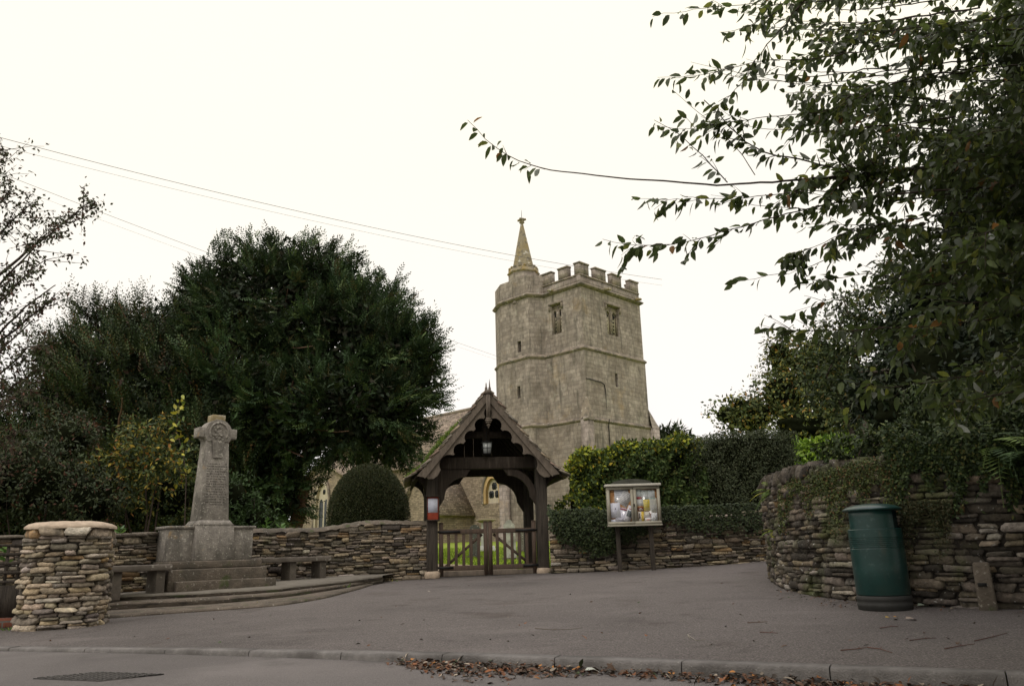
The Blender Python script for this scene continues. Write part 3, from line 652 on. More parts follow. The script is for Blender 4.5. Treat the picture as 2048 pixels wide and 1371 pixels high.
# notice case on the left post
nb = empty('notice_case', at_l(-HX + .01, -.155, 1.14), LR); tag(nb, 'small red-brown notice case with a white sheet on the left lychgate post', 'notice case')
m = MB(); m.box((0, 0, .27), (.26, .06, .50)); m.build('back_box', M['redwood'], nb, bevel=.006)
m = MB(); m.box((0, -.035, .265 + .25), (.30, .1, .02)); m.box((-.128, -.042, .27), (.022, .03, .47)); m.box((.128, -.042, .27), (.022, .03, .47)); m.box((0, -.042, .025), (.28, .035, .03)); m.build('frame', M['oak'], nb)
m = MB(); m.box((0, -.034, .33), (.205, .004, .29), col=(.62, .64, .76)); 
for i in range(11):
    wl_ = [.09, .16, .15, .13, .16, .12, .15, .14, .16, .10, .13][i]; m.box((-.085 + wl_ / 2, -.0375, .45 - i * .022), (wl_, .002, .004), col=(.36, .38, .5))
m.build('paper_sheet', M['paper'], nb)

# gates
def gate(name_label, x0, sgn):
    """hinge at x0, leaf runs sgn*1.0"""
    g = empty('wooden_gate', at_l(x0, -.02, .0), LR); tag(g, name_label, 'gate', 'gate leaves of the lychgate')
    Lw = 1.038
    for (x, z1, nm, w_) in ((.05, 1.13, 'hinge_stile', .085), (Lw - .046, 1.14, 'meeting_stile', .085)):
        m = MB(); x *= sgn; m.box((x, 0, (.06 + z1 - .04) / 2 + .0), (w_, .075, z1 - .04 - .06 + .06))
        m.prism([(x + w_ / 2 * math.cos(t), z1 - .045 + w_ / 2 * math.sin(t)) for t in np.linspace(0, math.pi, 9)], -.0375, .0375); m.build(nm, M['gatewood'], g)
    m = MB(); m.box((sgn * Lw / 2, 0, .925), (Lw - .165, .06, .095)); m.build('top_rail', M['gatewood'], g, bevel=.008)
    m = MB(); m.box((sgn * Lw / 2, 0, .185), (Lw - .165, .06, .10)); m.build('bottom_rail', M['gatewood'], g, bevel=.008)
    m = MB(); m.box((sgn * Lw / 2, -.005, .075), (Lw - .0, .05, .10)); m.build('kick_board', M['oak_pale'], g, bevel=.006)
    for i in range(5):
        x = sgn * (.05 + (Lw - .09) * (i + 1) / 6.0); m = MB(); m.box((x, -.0 + .0, .555), (.062, .035, .64)); m.build('pale', M['gatewood'], g, bevel=.004)
    m = MB(); m.bar((sgn * .12, .035, .20), (sgn * .92, .035, .86), .028, .055, up=(0, 0, 1)); m.build('brace', M['gatewood'], g)
    for za, la in ((.925, .45), (.2, .3)): m = MB(); m.bar((sgn * -.05, -.045, za), (sgn * la, -.045, za), .012, .045); m.build('strap_hinge', M['iron'], g)
gate('left leaf of the low oak paled gate, hung from the post with the notice', -HX + .14, 1)
gate('right leaf of the low oak paled gate, hung from the post beside the ivy', HX - .14, -1)

# ================================================================== WAR MEMORIAL
MC = P(411, 1150, 13.35); MR = math.radians(43)
me_ = empty('war_memorial', (MC[0], MC[1], plz(MC[0], MC[1]) - .02), MR)
tag(me_, 'tall lichened stone cross with rounded head on a stepped plinth between the benches', 'memorial')
def tb(m, x, y, z0, z1, w0, w1, d0, d1, col=None):
    V = [(x + sx_ * w / 2, y + sy * dd / 2, z) for z, w, dd in ((z0, w0, d0), (z1, w1, d1)) for sx_, sy in ((-1, -1), (1, -1), (1, 1), (-1, 1))]
    m.add(np.array(V), BARF, col)
m = MB(); tb(m, 0.1, -.44, -.06, .15, 1.62, 1.62, .5, .5); m.build('bottom_step', M['step'], me_, bevel=.014)
m = MB(); tb(m, 0, -.10, .0, .33, 1.60, 1.60, .92, .92); m.build('middle_step', M['step'], me_, bevel=.02)
m = MB(); tb(m, 0, -.06, .33, .45, 1.52, 1.50, .82, .80); m.build('top_step', M['step'], me_, bevel=.02)
for s in (-1, 1):
    m = MB(); tb(m, s * .50, .08, .45, .955, .40, .40, .52, .52); m.build('wing_block', M['memorial'], me_, bevel=.01)
    m = MB(); tb(m, s * .51, .08, .955, 1.0, .45, .46, .57, .58); m.build('wing_coping', M['memorial'], me_, bevel=.012)
m = MB(); tb(m, 0, .0, .45, 1.0, .64, .62, .62, .60); m.build('die_block', M['memorial'], me_, bevel=.01)
m = MB(); tb(m, 0, .0, 1.0, 1.09, .62, .50, .60, .46); m.build('die_weathering', M['memorial'], me_)
m = MB(); tb(m, 0, 0, 1.09, 2.42, .485, .385, .43, .27); m.build('shaft', M['memorial'], me_, bevel=.012)
m = MB(); lob = [(-.19, 2.40)] + [(.235 * math.cos(t), 2.54 + .235 * math.sin(t)) for t in np.linspace(math.pi * 1.14, -math.pi * .14, 22)] + [(.19, 2.40)]
m.prism(lob[::-1], -.15, .13); m.build('cross_head', M['memorial'], me_, bevel=.012)
m = MB(); m.box((0, -.01, 2.545), (.66, .235, .17)); m.build('cross_arm', M['memorial'], me_, bevel=.01)
m = MB(); m.box((0, -.01, 2.80), (.23, .22, .12)); m.build('top_stub', M['memorial_top'], me_, bevel=.01)
# raised worn carving on the head: a round moulding, a figure-like relief and the tongue below
m = MB()
arc_ = [(.155 * math.cos(t), -.155, 2.55 + .17 * math.sin(t)) for t in np.linspace(-.5, math.pi + .5, 24)]
m.tube(arc_, .018, 6); m.build('head_moulding', M['memorial'], me_, smooth=True)
m = MB(); rr = np.random.default_rng(3)
for i in range(26):
    a, r = rr.uniform(0, 6.28), rr.uniform(0, .11); m.lathe([(.001, -.03), (.02, -.02), (.03, 0), (.02, .02), (.001, .03)], (0, 0, 0), 7); V = m.v[-1]
    V[:, 1] *= .5; V *= rr.uniform(.7, 1.3); V += (r * math.cos(a), -.152, 2.55 + 1.1 * r * math.sin(a))
m.build('relief', M['memorial'], me_, smooth=True)
m = MB(); m.prism([(-.085, 2.12), (.085, 2.12), (.10, 2.38), (.12, 2.42), (-.12, 2.42), (-.10, 2.38)], -.175, -.13); m.build('panel', M['memorial'], me_, bevel=.006)
# worn, unreadable inscription: rows of shallow cut marks
m = MB(); 
for r_ in range(17):
    z = 2.02 - r_ * .042; x = -.165
    while x < .16:
        l = rr.uniform(.008, .02)
        yf = -(.43 + (.27 - .43) * (z - 1.09) / 1.33) / 2 - .0012
        if rr.random() < .8: m.box((x + l / 2, yf, z), (l, .003, rr.uniform(.012, .024)), col=(.5, .5, .5))
        x += l + rr.uniform(.005, .014)
m.build('inscription', mat('cut_marks', (.10, .092, .08), 1, .3, 20), me_)

# ================================================================== BENCHES
def bench(label, a, b, zt, hleg, legs):
    a = np.array(a); b = np.array(b); L = np.linalg.norm(b - a); rz = math.atan2(b[1] - a[1], b[0] - a[0]); c = (a + b) / 2
    o = empty('stone_bench', (c[0], c[1], zt - .09 - hleg), rz); tag(o, label, 'bench', 'stone benches by the memorial')
    m = MB(); m.box((0, .2, hleg + .045), (L, .42, .09)); m.build('seat', M['bench'], o, bevel=.014)
    for x in legs:
        m = MB(); m.box((x * L, .2, hleg / 2 - .03), (.14, .30, hleg + .06)); m.build('leg', M['bench'], o, bevel=.01)
b1a, b1b = P(150, 1131, 11.2)[:2], P(345, 1131, 12.3)[:2]
bench('stone slab bench between the capped stone pillar and the memorial', b1a, b1b, 1.245, .33, (-.06, .40))
b2a, b2b = P(527, 1115, 14.6)[:2], P(663, 1115, 15.7)[:2]
bench('stone slab bench against the wall between the memorial and the lychgate', b2a, b2b, 1.295, .36, (-.05, .40))

# ================================================================== NOTICEBOARD
NB = P(1273.5, 1100, 16.15); NBZ = gz(NB[0], NB[1])
nbd = empty('noticeboard', (NB[0], NB[1], NBZ - .03), math.radians(0)); tag(nbd, 'cream painted two-door noticeboard on two wooden posts full of papers', 'noticeboard')
pm = 16.15 / 1562; Hn = 1100 - .0288 * (1273 - 1024)
def nz_(y): return EYE + (Hn - y) * pm - (NBZ - .03)
zb0, zt0 = nz_(1052), nz_(975); wb = 106 * pm
m = MB(); m.box((0, .07, (zb0 + zt0) / 2), (wb - .02, .10, zt0 - zb0 - .02)); m.build('case', M['board'], nbd, bevel=.004)
m = MB(); m.box((0, .03, zt0 + .0), (wb + .035, .24, .045)); m.build('top_board', M['board_cap'], nbd, bevel=.006)
m = MB(); m.box((0, .03, zb0 + .0), (wb, .16, .03)); m.build('sill', M['board'], nbd, bevel=.004)
m = MB(); m.prism([(-.42, zt0 + .0)] + [(.44 * math.cos(t), zt0 + .02 + .115 * math.sin(t)) for t in np.linspace(math.pi - .1, .1, 17)] + [(.42, zt0)], .10, .13); m.build('arched_header', M['board_dark'], nbd)
for x in (-.335, .335):
    m = MB(); m.box((x, .16, (zb0 + .35) / 2 - .05), (.085, .07, zb0 + .35 + .1)); m.build('post', M['oak_post'], nbd, bevel=.006)
for s in (-1, 1):
    d_ = empty('door'); d_.parent = nbd
    x0, x1 = (-wb / 2 + .012, -.004) if s < 0 else (.004, wb / 2 - .012); z0, z1 = zb0 + .02, zt0 - .03; fr = .055
    m = MB(); yf = -.02
    m.box(((x0 + x1) / 2, yf, z0 + fr / 2), (x1 - x0, .035, fr)); m.box(((x0 + x1) / 2, yf, z1 - fr / 2), (x1 - x0, .035, fr))
    m.box((x0 + fr / 2, yf, (z0 + z1) / 2), (fr, .0345, z1 - z0 - 2 * fr)); m.box((x1 - fr / 2, yf, (z0 + z1) / 2), (fr, .0345, z1 - z0 - 2 * fr))
    m.build('door_frame', M['board'], d_)
    gm = bpy.data.materials.get('door_glass')
    if gm is None:
        gm = bpy.data.materials.new('door_glass'); gm.use_nodes = True; t = gm.node_tree; t.nodes.clear(); oo = t.nodes.new('ShaderNodeOutputMaterial'); tr = t.nodes.new('ShaderNodeBsdfTransparent'); gl = t.nodes.new('ShaderNodeBsdfGlossy'); gl.inputs['Roughness'].default_value = .03; mx = t.nodes.new('ShaderNodeMixShader'); mx.inputs[0].default_value = .07
        t.links.new(tr.outputs[0], mx.inputs[1]); t.links.new(gl.outputs[0], mx.inputs[2]); t.links.new(mx.outputs[0], oo.inputs[0])
    m = MB(); m.box(((x0 + x1) / 2, -.012, (z0 + z1) / 2), (x1 - x0 - 2 * fr, .003, z1 - z0 - 2 * fr)); m.build('pane', gm, d_)
m = MB(); m.box((.0, -.045, (zb0 + zt0) / 2), (.02, .02, .05)); m.build('lock', M['iron'], nbd)
m = MB(); m.box((0, .014, (zb0 + zt0) / 2), (wb - .1, .008, zt0 - zb0 - .08)); m.build('cork_panel', M['cork'], nbd)
# papers: crop coordinates measured in the photograph (x, y of centre, width, height, tilt) -> metres on the panel
ks = 1 / 6.853 * pm
PW = (.62, .64, .70)
sheets = [
 (345, 305, 190, 165, 0, (.60, .62, .70), 'white sheet at the top of the left door of the noticeboard', [('lines', 5)], 0),
 (392, 345, 140, 190, -32, (.60, .60, .62), 'tilted white sheet with a faint picture in the left door of the noticeboard', [('lines', 7)], 1),
 (255, 495, 130, 195, 2, (.66, .67, .78), 'plain white sheet with a tiny dark emblem low in the left door', [('dot', 0)], 2),
 (345, 560, 165, 190, -14, (.60, .60, .72), 'white leaflet with a dark red heading fanned out in the left door', [('band', (.22, .01, .04))], 1),
 (240, 640, 110, 55, 0, (.6, .62, .72), 'white strip of paper at the bottom left of the noticeboard', [('lines', 2)], 0),
 (435, 545, 85, 215, -22, (.60, .60, .66), 'white leaflet with dark photographs beside the middle of the board', [('photo', (.03, .05, .07))], 2),
 (580, 290, 84, 116, 0, (.60, .66, .66), 'white sheet at the top left of the right door of the board', [('lines', 6)], 0),
 (662, 300, 92, 118, 0, (.62, .68, .68), 'white sheet with blue-green foot, middle of the top row in the right door', [('foot', (.05, .25, .24)), ('lines', 6)], 0),
 (752, 300, 88, 118, 0, (.64, .70, .72), 'white sheet with blue-green foot at the top right of the right door', [('foot', (.05, .25, .24)), ('lines', 6)], 0),
 (580, 343, 76, 32, 0, (.27, .01, .035), 'dark red strip of paper in the right door of the board', [], 1),
 (596, 405, 112, 95, 0, (.56, .56, .54), 'grey-white sheet under the dark red strip in the right door', [('lines', 4)], 0),
 (676, 440, 82, 145, 0, (.66, .53, .05), 'bright yellow sheet in the middle of the right door of the board', [('lines', 6)], 1),
 (588, 480, 78, 55, 0, (.16, .03, .02), 'dark brown leaflet with a white arch on an orange edge in the right door', [('arch', 0)], 1),
 (765, 440, 100, 190, 0, (.50, .50, .44), 'grey-cream sheet at the right edge of the right door', [('lines', 8)], 0),
 (596, 590, 82, 140, 0, (.62, .58, .52), 'white and yellow sheet with a dark figure low in the right door', [('yband', 0)], 0),
 (672, 560, 62, 70, 0, (.62, .58, .48), 'small cream card beside the yellow banded sheet in the right door', [('lines', 3)], 1),
 (686, 630, 88, 55, 0, (.62, .60, .58), 'small white card with red writing at the bottom of the right door', [('red', 0)], 1),
 (770, 600, 80, 120, 0, (.58, .60, .62), 'white sheet at the bottom right corner of the right door', [('lines', 5)], 1)]
for i, (cx_, cy_, ww, hh, tl, colr, lab, extra, lay_) in enumerate(sheets):
    X = (cx_ - 502) * ks; Z = (433 - cy_) * ks + (zb0 + zt0) / 2 + .0; w_, h_ = ww * ks, hh * ks; yy = .0085 - .0016 * lay_ - .0001 * i
    o = empty('pinned_notice', (NB[0] + X, NB[1] + yy, NBZ - .03 + Z)); o.rotation_euler = (0, math.radians(-tl), 0)
    tag(o, lab, 'notice', 'papers pinned in the noticeboard')
    m = MB(); m.box((0, 0, 0), (w_, .0012, h_), col=colr); m.build('sheet', M['paper'], o)
    m = MB(); f = -.0012
    for e in extra:
        if e[0] == 'lines':
            for k in range(e[1]):
                lw = w_ * R_.uniform(.45, .8); m.box((-w_ * .4 + lw / 2, f, h_ * (.38 - .76 * k / e[1])), (lw, .0008, h_ * .03), col=(.30, .31, .36))
        if e[0] == 'dot': m.box((0, f, h_ * .1), (.016, .0008, .03), col=(.03, .04, .05)); m.box((0, f, -h_ * .1), (w_ * .6, .0008, .004), col=(.4, .4, .5))
        if e[0] == 'band': m.box((w_ * .1, f, h_ * .40), (w_ * .75, .0008, h_ * .13), col=e[1])
        if e[0] == 'photo': m.box((0, f, 0), (w_ * .7, .0008, h_ * .38), col=e[1]); m.box((0, f - .0005, h_ * .3), (w_ * .6, .0008, h_ * .06), col=(.3, .02, .03))
        if e[0] == 'foot': m.box((0, f, -h_ * .44), (w_ * .92, .0008, h_ * .06), col=e[1])
        if e[0] == 'arch': m.box((0, f, h_ * .42), (w_, .0008, h_ * .2), col=(.6, .25, .03)); m.box((w_ * .08, f, -h_ * .28), (w_ * .7, .0008, h_ * .2), col=(.6, .55, .5)); m.box((w_ * .1, f - .0003, -h_ * .1), (w_ * .2, .0008, h_ * .4), col=(.6, .55, .5))
        if e[0] == 'yband': m.box((w_ * .22, f, 0), (w_ * .45, .0008, h_ * .98), col=(.66, .45, .04)); m.box((-w_ * .3, f, h_ * .1), (w_ * .22, .0008, h_ * .5), col=(.1, .09, .09))
        if e[0] == 'red': m.box((0, f, 0), (w_ * .6, .0008, h_ * .16), col=(.5, .03, .03))
    if extra: m.build('print', M['paper'], o)

# ================================================================== LITTER BIN
BB = P(1769, 1200, 7.95); bz = gz(BB[0], BB[1])
bn = empty('litter_bin', (BB[0], BB[1], bz), math.radians(-33)); bn.scale = (.93, .93, .975); tag(bn, 'round dark green litter bin with domed hood standing on the tarmac by the wall', 'bin')
R0, R1 = .262, .266
def rr_(z): return R0 + (R1 - R0) * (z - .15) / .62
m = MB(); m.lathe([(.255, 0), (.262, .005), (.262, .03), (.266, .035), (.266, .06), (.262, .065), (.262, .09), (.266, .095), (.266, .12), (.262, .125), (.262, .135), (.2, .136)], n=40); m.build('base', M['binbase'], bn, smooth=False)
prof = [(.24, .136), (.258, .142), (.262, .15), (rr_(.40), .40), (rr_(.58), .58)]
z = .585
for k in range(6): prof += [(rr_(z) - .004, z), (rr_(z) - .004, z + .006), (rr_(z), z + .009), (rr_(z), z + .017)]; z += .019
prof += [(rr_(.74), .735), (rr_(.76), .765), (.256, .775), (.246, .775), (.262, .6)]
m = MB(); m.lathe(prof, n=56); o = m.build('body', M['binbody'], bn, smooth=True)
md = o.modifiers.new('edge', 'EDGE_SPLIT'); md.split_angle = math.radians(35)
m = MB()
for c_, w_ in ((-math.pi / 2, .98), (math.pi / 2, .98)): 
    m.lathe([(.260, .762), (.257, .90), (.257, .955), (.248, .958), (.247, .90), (.247, .762)], n=24, a0=c_ - w_, a1=c_ + w_)
m.build('hood_panel', M['binbody'], bn, smooth=True)
m = MB(); m.lathe([(.25, .945), (.292, .952), (.296, .962), (.288, .972), (.24, .995), (.16, 1.012), (.08, 1.02), (.001, 1.022)], n=48); m.lathe([(.25, .945), (.001, .945)], n=48); m.build('lid', M['binbody'], bn, smooth=True)
m = MB(); m.lathe([(.235, .5), (.235, .76), (.001, .5)], n=30); m.build('liner', M['void'], bn)
# stump by the bin
SPp = P(1974, 1200, 7.5); sp_ = empty('stone_post', (SPp[0], SPp[1], gz(SPp[0], SPp[1])), math.radians(-30)); tag(sp_, 'short weathered square stone post with a slot at the foot of the mossy wall', 'post')
m = MB(); tb(m, 0, 0, -.05, .42, .155, .135, .13, .11); m.build('stub', M['step'], sp_, bevel=.018)
m = MB(); m.box((-.015, -.063, .225), (.07, .012, .03)); m.build('slot', M['void'], sp_)
# manhole cover in the road
MH = np.array([PH(a, b, lambda x, y: rz_(x, y)) for a, b in ((66, 1357), (200, 1362), (328, 1348), (205, 1344))])
m = MB(); cen = MH.mean(0)
zc = lambda p: rz_(p[0], p[1]) + .008
MH[:, 2] = [zc(p) for p in MH]
mh = empty('manhole_cover', cen); tag(mh, 'rectangular iron manhole cover set in the road in front of the kerb', 'manhole cover')
m.add(MH - cen, np.arange(4)); 
V2 = MH - cen; m.add(np.r_[V2, V2 - np.array([0, 0, .02])], np.array([[i, i + 4, (i + 1) % 4 + 4, (i + 1) % 4] for i in range(4)])); m.build('frame', M['manhole'], mh)
m = MB()
e1, e2 = V2[1] - V2[0], V2[3] - V2[0]
for i in range(16):
    for j in range(8):
        c_ = V2[0] + e1 * (i + .6) / 16.6 + e2 * (j + .6) / 8.6; dd = (e1 / 16 * .55 if (i + j) % 2 else e2 / 8 * .7)
        m.bar(c_ - dd / 2 + np.array([0, 0, .003]), c_ + dd / 2 + np.array([0, 0, .003]), .018, .006)
m.build('raised_pattern', M['manhole'], mh)
# trellis fence at the far left
TF = P(15, 1200, 10.0); tf = empty('trellis_fence', (TF[0], TF[1] + .1, .5), math.radians(12)); tag(tf, 'dark wooden trellis panel over a board and low brick edge, left of the pillar', 'fence')
m = MB()
for i in range(8): m.box((.30 - i * .14, 0, .80), (.035, .02, .50))
for j in range(5): m.box((-.2, -.021, .60 + j * .11), (1.1, .02, .035))
m.build('lattice', M['oak_post'], tf)
m = MB(); m.box((.31, 0, .45), (.07, .07, 1.2)); m.build('post', M['oak_post'], tf)
m = MB(); m.box((-.28, .0, .36), (1.1, .03, .40)); m.build('board', M['oak_post'], tf)
m = MB(); m.box((-.2, -.05, .07), (1.2, .3, .22), col=(1, 1, 1)); m.build('brick_edge', masonry('low_brick', (.15, .055, .035), .22, .075, 1, .3, (.1, .09, .08)), tf, uv=True)

# ================================================================== CHURCH TOWER
YAW = .7783; TR = math.pi / 2 - YAW; Z0 = 46.0
TC = P(1168, 700, Z0); TB = tz(TC[0], TC[1]) - .15
dR = np.array([math.sin(YAW), math.cos(YAW), 0]); dL = np.array([-math.cos(YAW), math.sin(YAW), 0])
def tw(lx, ly, z): return np.array([TC[0], TC[1], TB]) + dR * lx + dL * ly + np.array([0, 0, z])
def solve(fn, target, lo, hi, comp=0):
    f0 = fn(lo)[comp] - target
    for _ in range(50):
        m = (lo + hi) / 2; fm = fn(m)[comp] - target
        if (fm > 0) == (f0 > 0): lo = m
        else: hi = m
    return lo
zt_ = lambda lx, ly, py: solve(lambda z: proj(tw(lx, ly, z)), py, -5, 40, 1)
TL = solve(lambda s: proj(tw(s, 0, 12)), 1286.5, 0, 20)             # side of the tower
S3, S2, S1 = zt_(0, 0, 838), zt_(0, 0, 695), zt_(0, 0, 567)
ZP, ZM = zt_(0, 0, 546), zt_(0, 0, 522)                                 # parapet sill and merlon top
sA = solve(lambda s: proj(tw(0, s, 12)), 1091, 0, 12)
def pT(p): return proj(tw(-p, sA + .55 * p, 12))[0]
pt_ = solve(lambda p: (pT(p), 0), 1059, .1, 3); sB = sA + .55 * pt_
sC = solve(lambda s: proj(tw(-pt_, s, 12)), 1002.5, 0, 16)
tower = empty('church_tower', (TC[0], TC[1], TB), TR)
tag(tower, 'square grey stone church tower with battlements and a spired stair turret', 'church tower')
def wall_panel(mb, x0, x1, z0, z1, holes, O, U, Nn, depth):
    """a face with real openings: x along U, outward Nn, reveals going inwards"""
    O = np.array(O, float); U = np.array(U, float); Nn = np.array(Nn, float); Zv = np.array([0, 0, 1.0])
    xs_ = sorted({x0, x1, *[h[0] for h in holes], *[h[1] for h in holes]}); zs_ = sorted({z0, z1, *[h[2] for h in holes], *[h[3] for h in holes]})
    pt3 = lambda x, z, d=0: O + U * x + Zv * z - Nn * d
    for a, b in zip(xs_[:-1], xs_[1:]):
        for c, d in zip(zs_[:-1], zs_[1:]):
            mx, mz = (a + b) / 2, (c + d) / 2
            if any(h[0] < mx < h[1] and h[2] < mz < h[3] for h in holes): continue
            V = [pt3(a, c), pt3(b, c), pt3(b, d), pt3(a, d)]
            if np.dot(np.cross(U, Zv), Nn) < 0: V = V[::-1]
            mb.add(V, np.arange(4))
    for (a, b, c, d) in holes:
        for (p, q) in (((a, c), (b, c)), ((b, c), (b, d)), ((b, d), (a, d)), ((a, d), (a, c))):
            mb.add([pt3(*p), pt3(*q), pt3(*q, depth), pt3(*p, depth)], np.arange(4))
def hole_px(axis, fixed, xa, xb, ya, yb):
    """opening measured on the face: axis 'x' = right face (y fixed), 'y' = left faces (x fixed)"""
    zm = 12
    g = (lambda s: proj(tw(s, fixed, zm))) if axis == 'x' else (lambda s: proj(tw(fixed, s, zm)))
    yy = (ya + yb) / 2
    def hx(px_):
        s = 3.0
        for _ in range(6):
            z = zt_(s, fixed, yy) if axis == 'x' else zt_(fixed, s, yy)
            s = solve((lambda t: proj(tw(t, fixed, z))) if axis == 'x' else (lambda t: proj(tw(fixed, t, z))), px_, -1, 14)
        return s
    a, b = sorted((hx(xa), hx(xb))); m_ = (a + b) / 2
    za = zt_(m_, fixed, yb) if axis == 'x' else zt_(fixed, m_, yb); zb_ = zt_(m_, fixed, ya) if axis == 'x' else zt_(fixed, m_, ya)
    return (a, b, za, zb_)
hb = hole_px('x', 0, 1214, 1238, 613, 671); hs = hole_px('x', 0, 1229.5, 1234.5, 747, 774)
hb2 = hole_px('y', 0, 1103, 1123, 609, 667)
ht1 = hole_px('y', -pt_, 1035, 1042, 682, 704); ht2 = hole_px('y', -pt_, 1036, 1042, 772, 796)
stages = [(-1.5, S3, .13), (S3, S2, .055), (S2, S1, 0.0)]
m = MB()
for (za, zb_, e) in stages:
    ih = [h for h in (hb, hs) if za < h[2] < zb_]
    wall_panel(m, -e, TL + e, za, zb_, ih, (0, -e, 0), (1, 0, 0), (0, -1, 0), .35 + e)
    wall_panel(m, -e, sA + .1, za, zb_, [h for h in (hb2,) if za < h[2] < zb_], (-e, 0, 0), (0, 1, 0), (-1, 0, 0), .35 + e)
    wall_panel(m, -e, TL + e, za, zb_, [], (TL + e, 0, 0), (0, 1, 0), (1, 0, 0), .3)
    wall_panel(m, -e, TL + e, za, zb_, [], (0, TL + e, 0), (1, 0, 0), (0, 1, 0), .3)
m.add([(0, 0, S1 - .1), (TL, 0, S1 - .1), (TL, TL, S1 - .1), (0, TL, S1 - .1)], np.arange(4))
m.build('wall', M['ashlar'], tower, uv=True)
# stair turret, canted, climbing with the tower
m = MB()
def turret_poly(e): return [(0 - e, sA - e * .3), (-pt_ - e, sB - e * .3), (-pt_ - e, sC + e), (-pt_ + .8, sC + 1.3 + e), (.6, sC + 1.3 + e)]
for (za, zb_, e) in stages:
    q = turret_poly(e)
    for i in range(len(q) - 1):
        a, b = np.array(q[i]), np.array(q[i + 1])
        if i == 1:
            wall_panel(m, a[1], b[1], za, zb_, [h for h in (ht1, ht2) if za < h[2] < zb_], (a[0], 0, 0), (0, 1, 0), (-1, 0, 0), .3)
        else: m.add([(a[0], a[1], za), (b[0], b[1], za), (b[0], b[1], zb_), (a[0], a[1], zb_)], np.array([3, 2, 1, 0]))
ZTL = zt_(-pt_, sC - .4, 566)
# low parapet part of the turret on the far side
q = turret_poly(-.03); yk = solve(lambda s: proj(tw(-pt_, s, 15)), 1016.5, 0, 16)
for i in range(len(q) - 1):
    a, b = np.array(q[i]), np.array(q[i + 1]); m.add([(a[0], a[1], S1), (b[0], b[1], S1), (b[0], b[1], ZTL), (a[0], a[1], ZTL)], np.array([3, 2, 1, 0]))
m.add([(x, y, ZTL - .02) for x, y in q], np.arange(len(q)))
m.build('turret_wall', M['ashlar'], tower, uv=True)
# upper octagon of the turret
tcx = -pt_ + .92; yc = solve(lambda s: proj(tw(tcx, s, 15)), 1049.5, 0, 16)
ZTC = zt_(tcx - .9, yc - .4, 541)
oct_ = lambda r, z: [(tcx + r * math.cos(t), yc + r * math.sin(t), z) for t in np.arange(8) * math.pi / 4]
ro = 33.5 / 1562 * 47.3
def rings(mb, rz2):
    V = []; 
    for r, z in rz2: V += oct_(r, z)
    mb.add(V, np.array([[8 * i + j, 8 * i + (j + 1) % 8, 8 * i + 8 + (j + 1) % 8, 8 * i + 8 + j] for i in range(len(rz2) - 1) for j in range(8)]))
m = MB(); rings(m, [(ro, S1 - .3), (ro, ZTC)]); m.build('turret_octagon', M['ashlar'], tower, uv=True)
m = MB(); rings(m, [(ro, ZTC - .05), (ro + .09, ZTC + .04), (ro + .09, ZTC + .09), (ro + .0, ZTC + .12), (ro, ZTC + .32), (ro - .15, ZTC + .36), (ro - .15, ZTC + .1)])
for j in range(8):
    a, b = np.array(oct_(ro - .07, 0)[j]), np.array(oct_(ro - .07, 0)[(j + 1) % 8])
    for t in (.0, .5):
        p, q_ = a + (b - a) * (t + .02), a + (b - a) * (t + .26); m.bar(p + [0, 0, ZTC + .40], q_ + [0, 0, ZTC + .40], .15, .14)
m.build('turret_parapet', M['spire'], tower)
zS0, zS1 = ZTC + .15, zt_(tcx, yc, 447); rs = 23.5 / 1562 * 47.3
m = MB(); rings(m, [(rs + .06, zS0), (rs, zS0 + .35), (.09, zS1 - .05), (.08, zS1)]); m.build('spire', M['spire'], tower)
m = MB(); rings(m, [(.08, zS1 - .04), (.2, zS1 + .06), (.12, zS1 + .14), (.24, zS1 + .26), (.2, zS1 + .34), (.03, zS1 + .40)])
for k in range(4):
    a = k * math.pi / 2 + .4; m.bar((tcx, yc, zS1 + .2), (tcx + .3 * math.cos(a), yc + .3 * math.sin(a), zS1 + .27), .1, .12)
m.build('finial', M['spire'], tower)
m = MB(); m.tube([(tcx, yc, zS1 + .3), (tcx, yc, zS1 + .75), (tcx + .01, yc, zS1 + 1.0)], [.02, .015, .008], 5); m.build('iron_rod', M['iron'], tower)
# string courses following the outline
def string(z, e, r, nm, part):
    m = MB(); path = [(TL + e, TL + e), (TL + e, -e), (-e, -e), (-e, sA - e * .3), (-pt_ - e, sB - e * .3), (-pt_ - e, sC + e), (-pt_ + .8, sC + 1.3 + e)]
    sec = [(0.02, -.16), (r * .55, -.10), (r, -.02), (r, .03), (.02, .17), (-.05, .17)]
    V = []; n = len(path)
    for i, (x, y) in enumerate(path):
        p = np.array([x, y]); d0 = p - np.array(path[max(i - 1, 0)]); d1 = np.array(path[min(i + 1, n - 1)]) - p
        d0 = d0 / (np.linalg.norm(d0) + 1e-9) if i > 0 else d1 / np.linalg.norm(d1); d1 = d1 / (np.linalg.norm(d1) + 1e-9) if i < n - 1 else d0
        n0 = np.array([d0[1], -d0[0]]); n1 = np.array([d1[1], -d1[0]]); n0, n1 = -n0, -n1
        b = n0 + n1; b /= np.linalg.norm(b); k = 1 / max(.35, np.dot(b, n0))
        for (o, h) in sec: V.append((x + b[0] * o * k, y + b[1] * o * k, z + h + R_.normal(0, .006)))
    c = len(sec); m.add(V, np.array([[c * i + j, c * i + c + j, c * i + c + j + 1, c * i + j + 1] for i in range(n - 1) for j in range(c - 1)]))
    return m.build(nm, M['stone_trim'], part)
string(S1, .0, .20, 'cornice', tower); string(S2, .0, .15, 'string_course', tower); string(S3, .055, .17, 'string_course', tower)
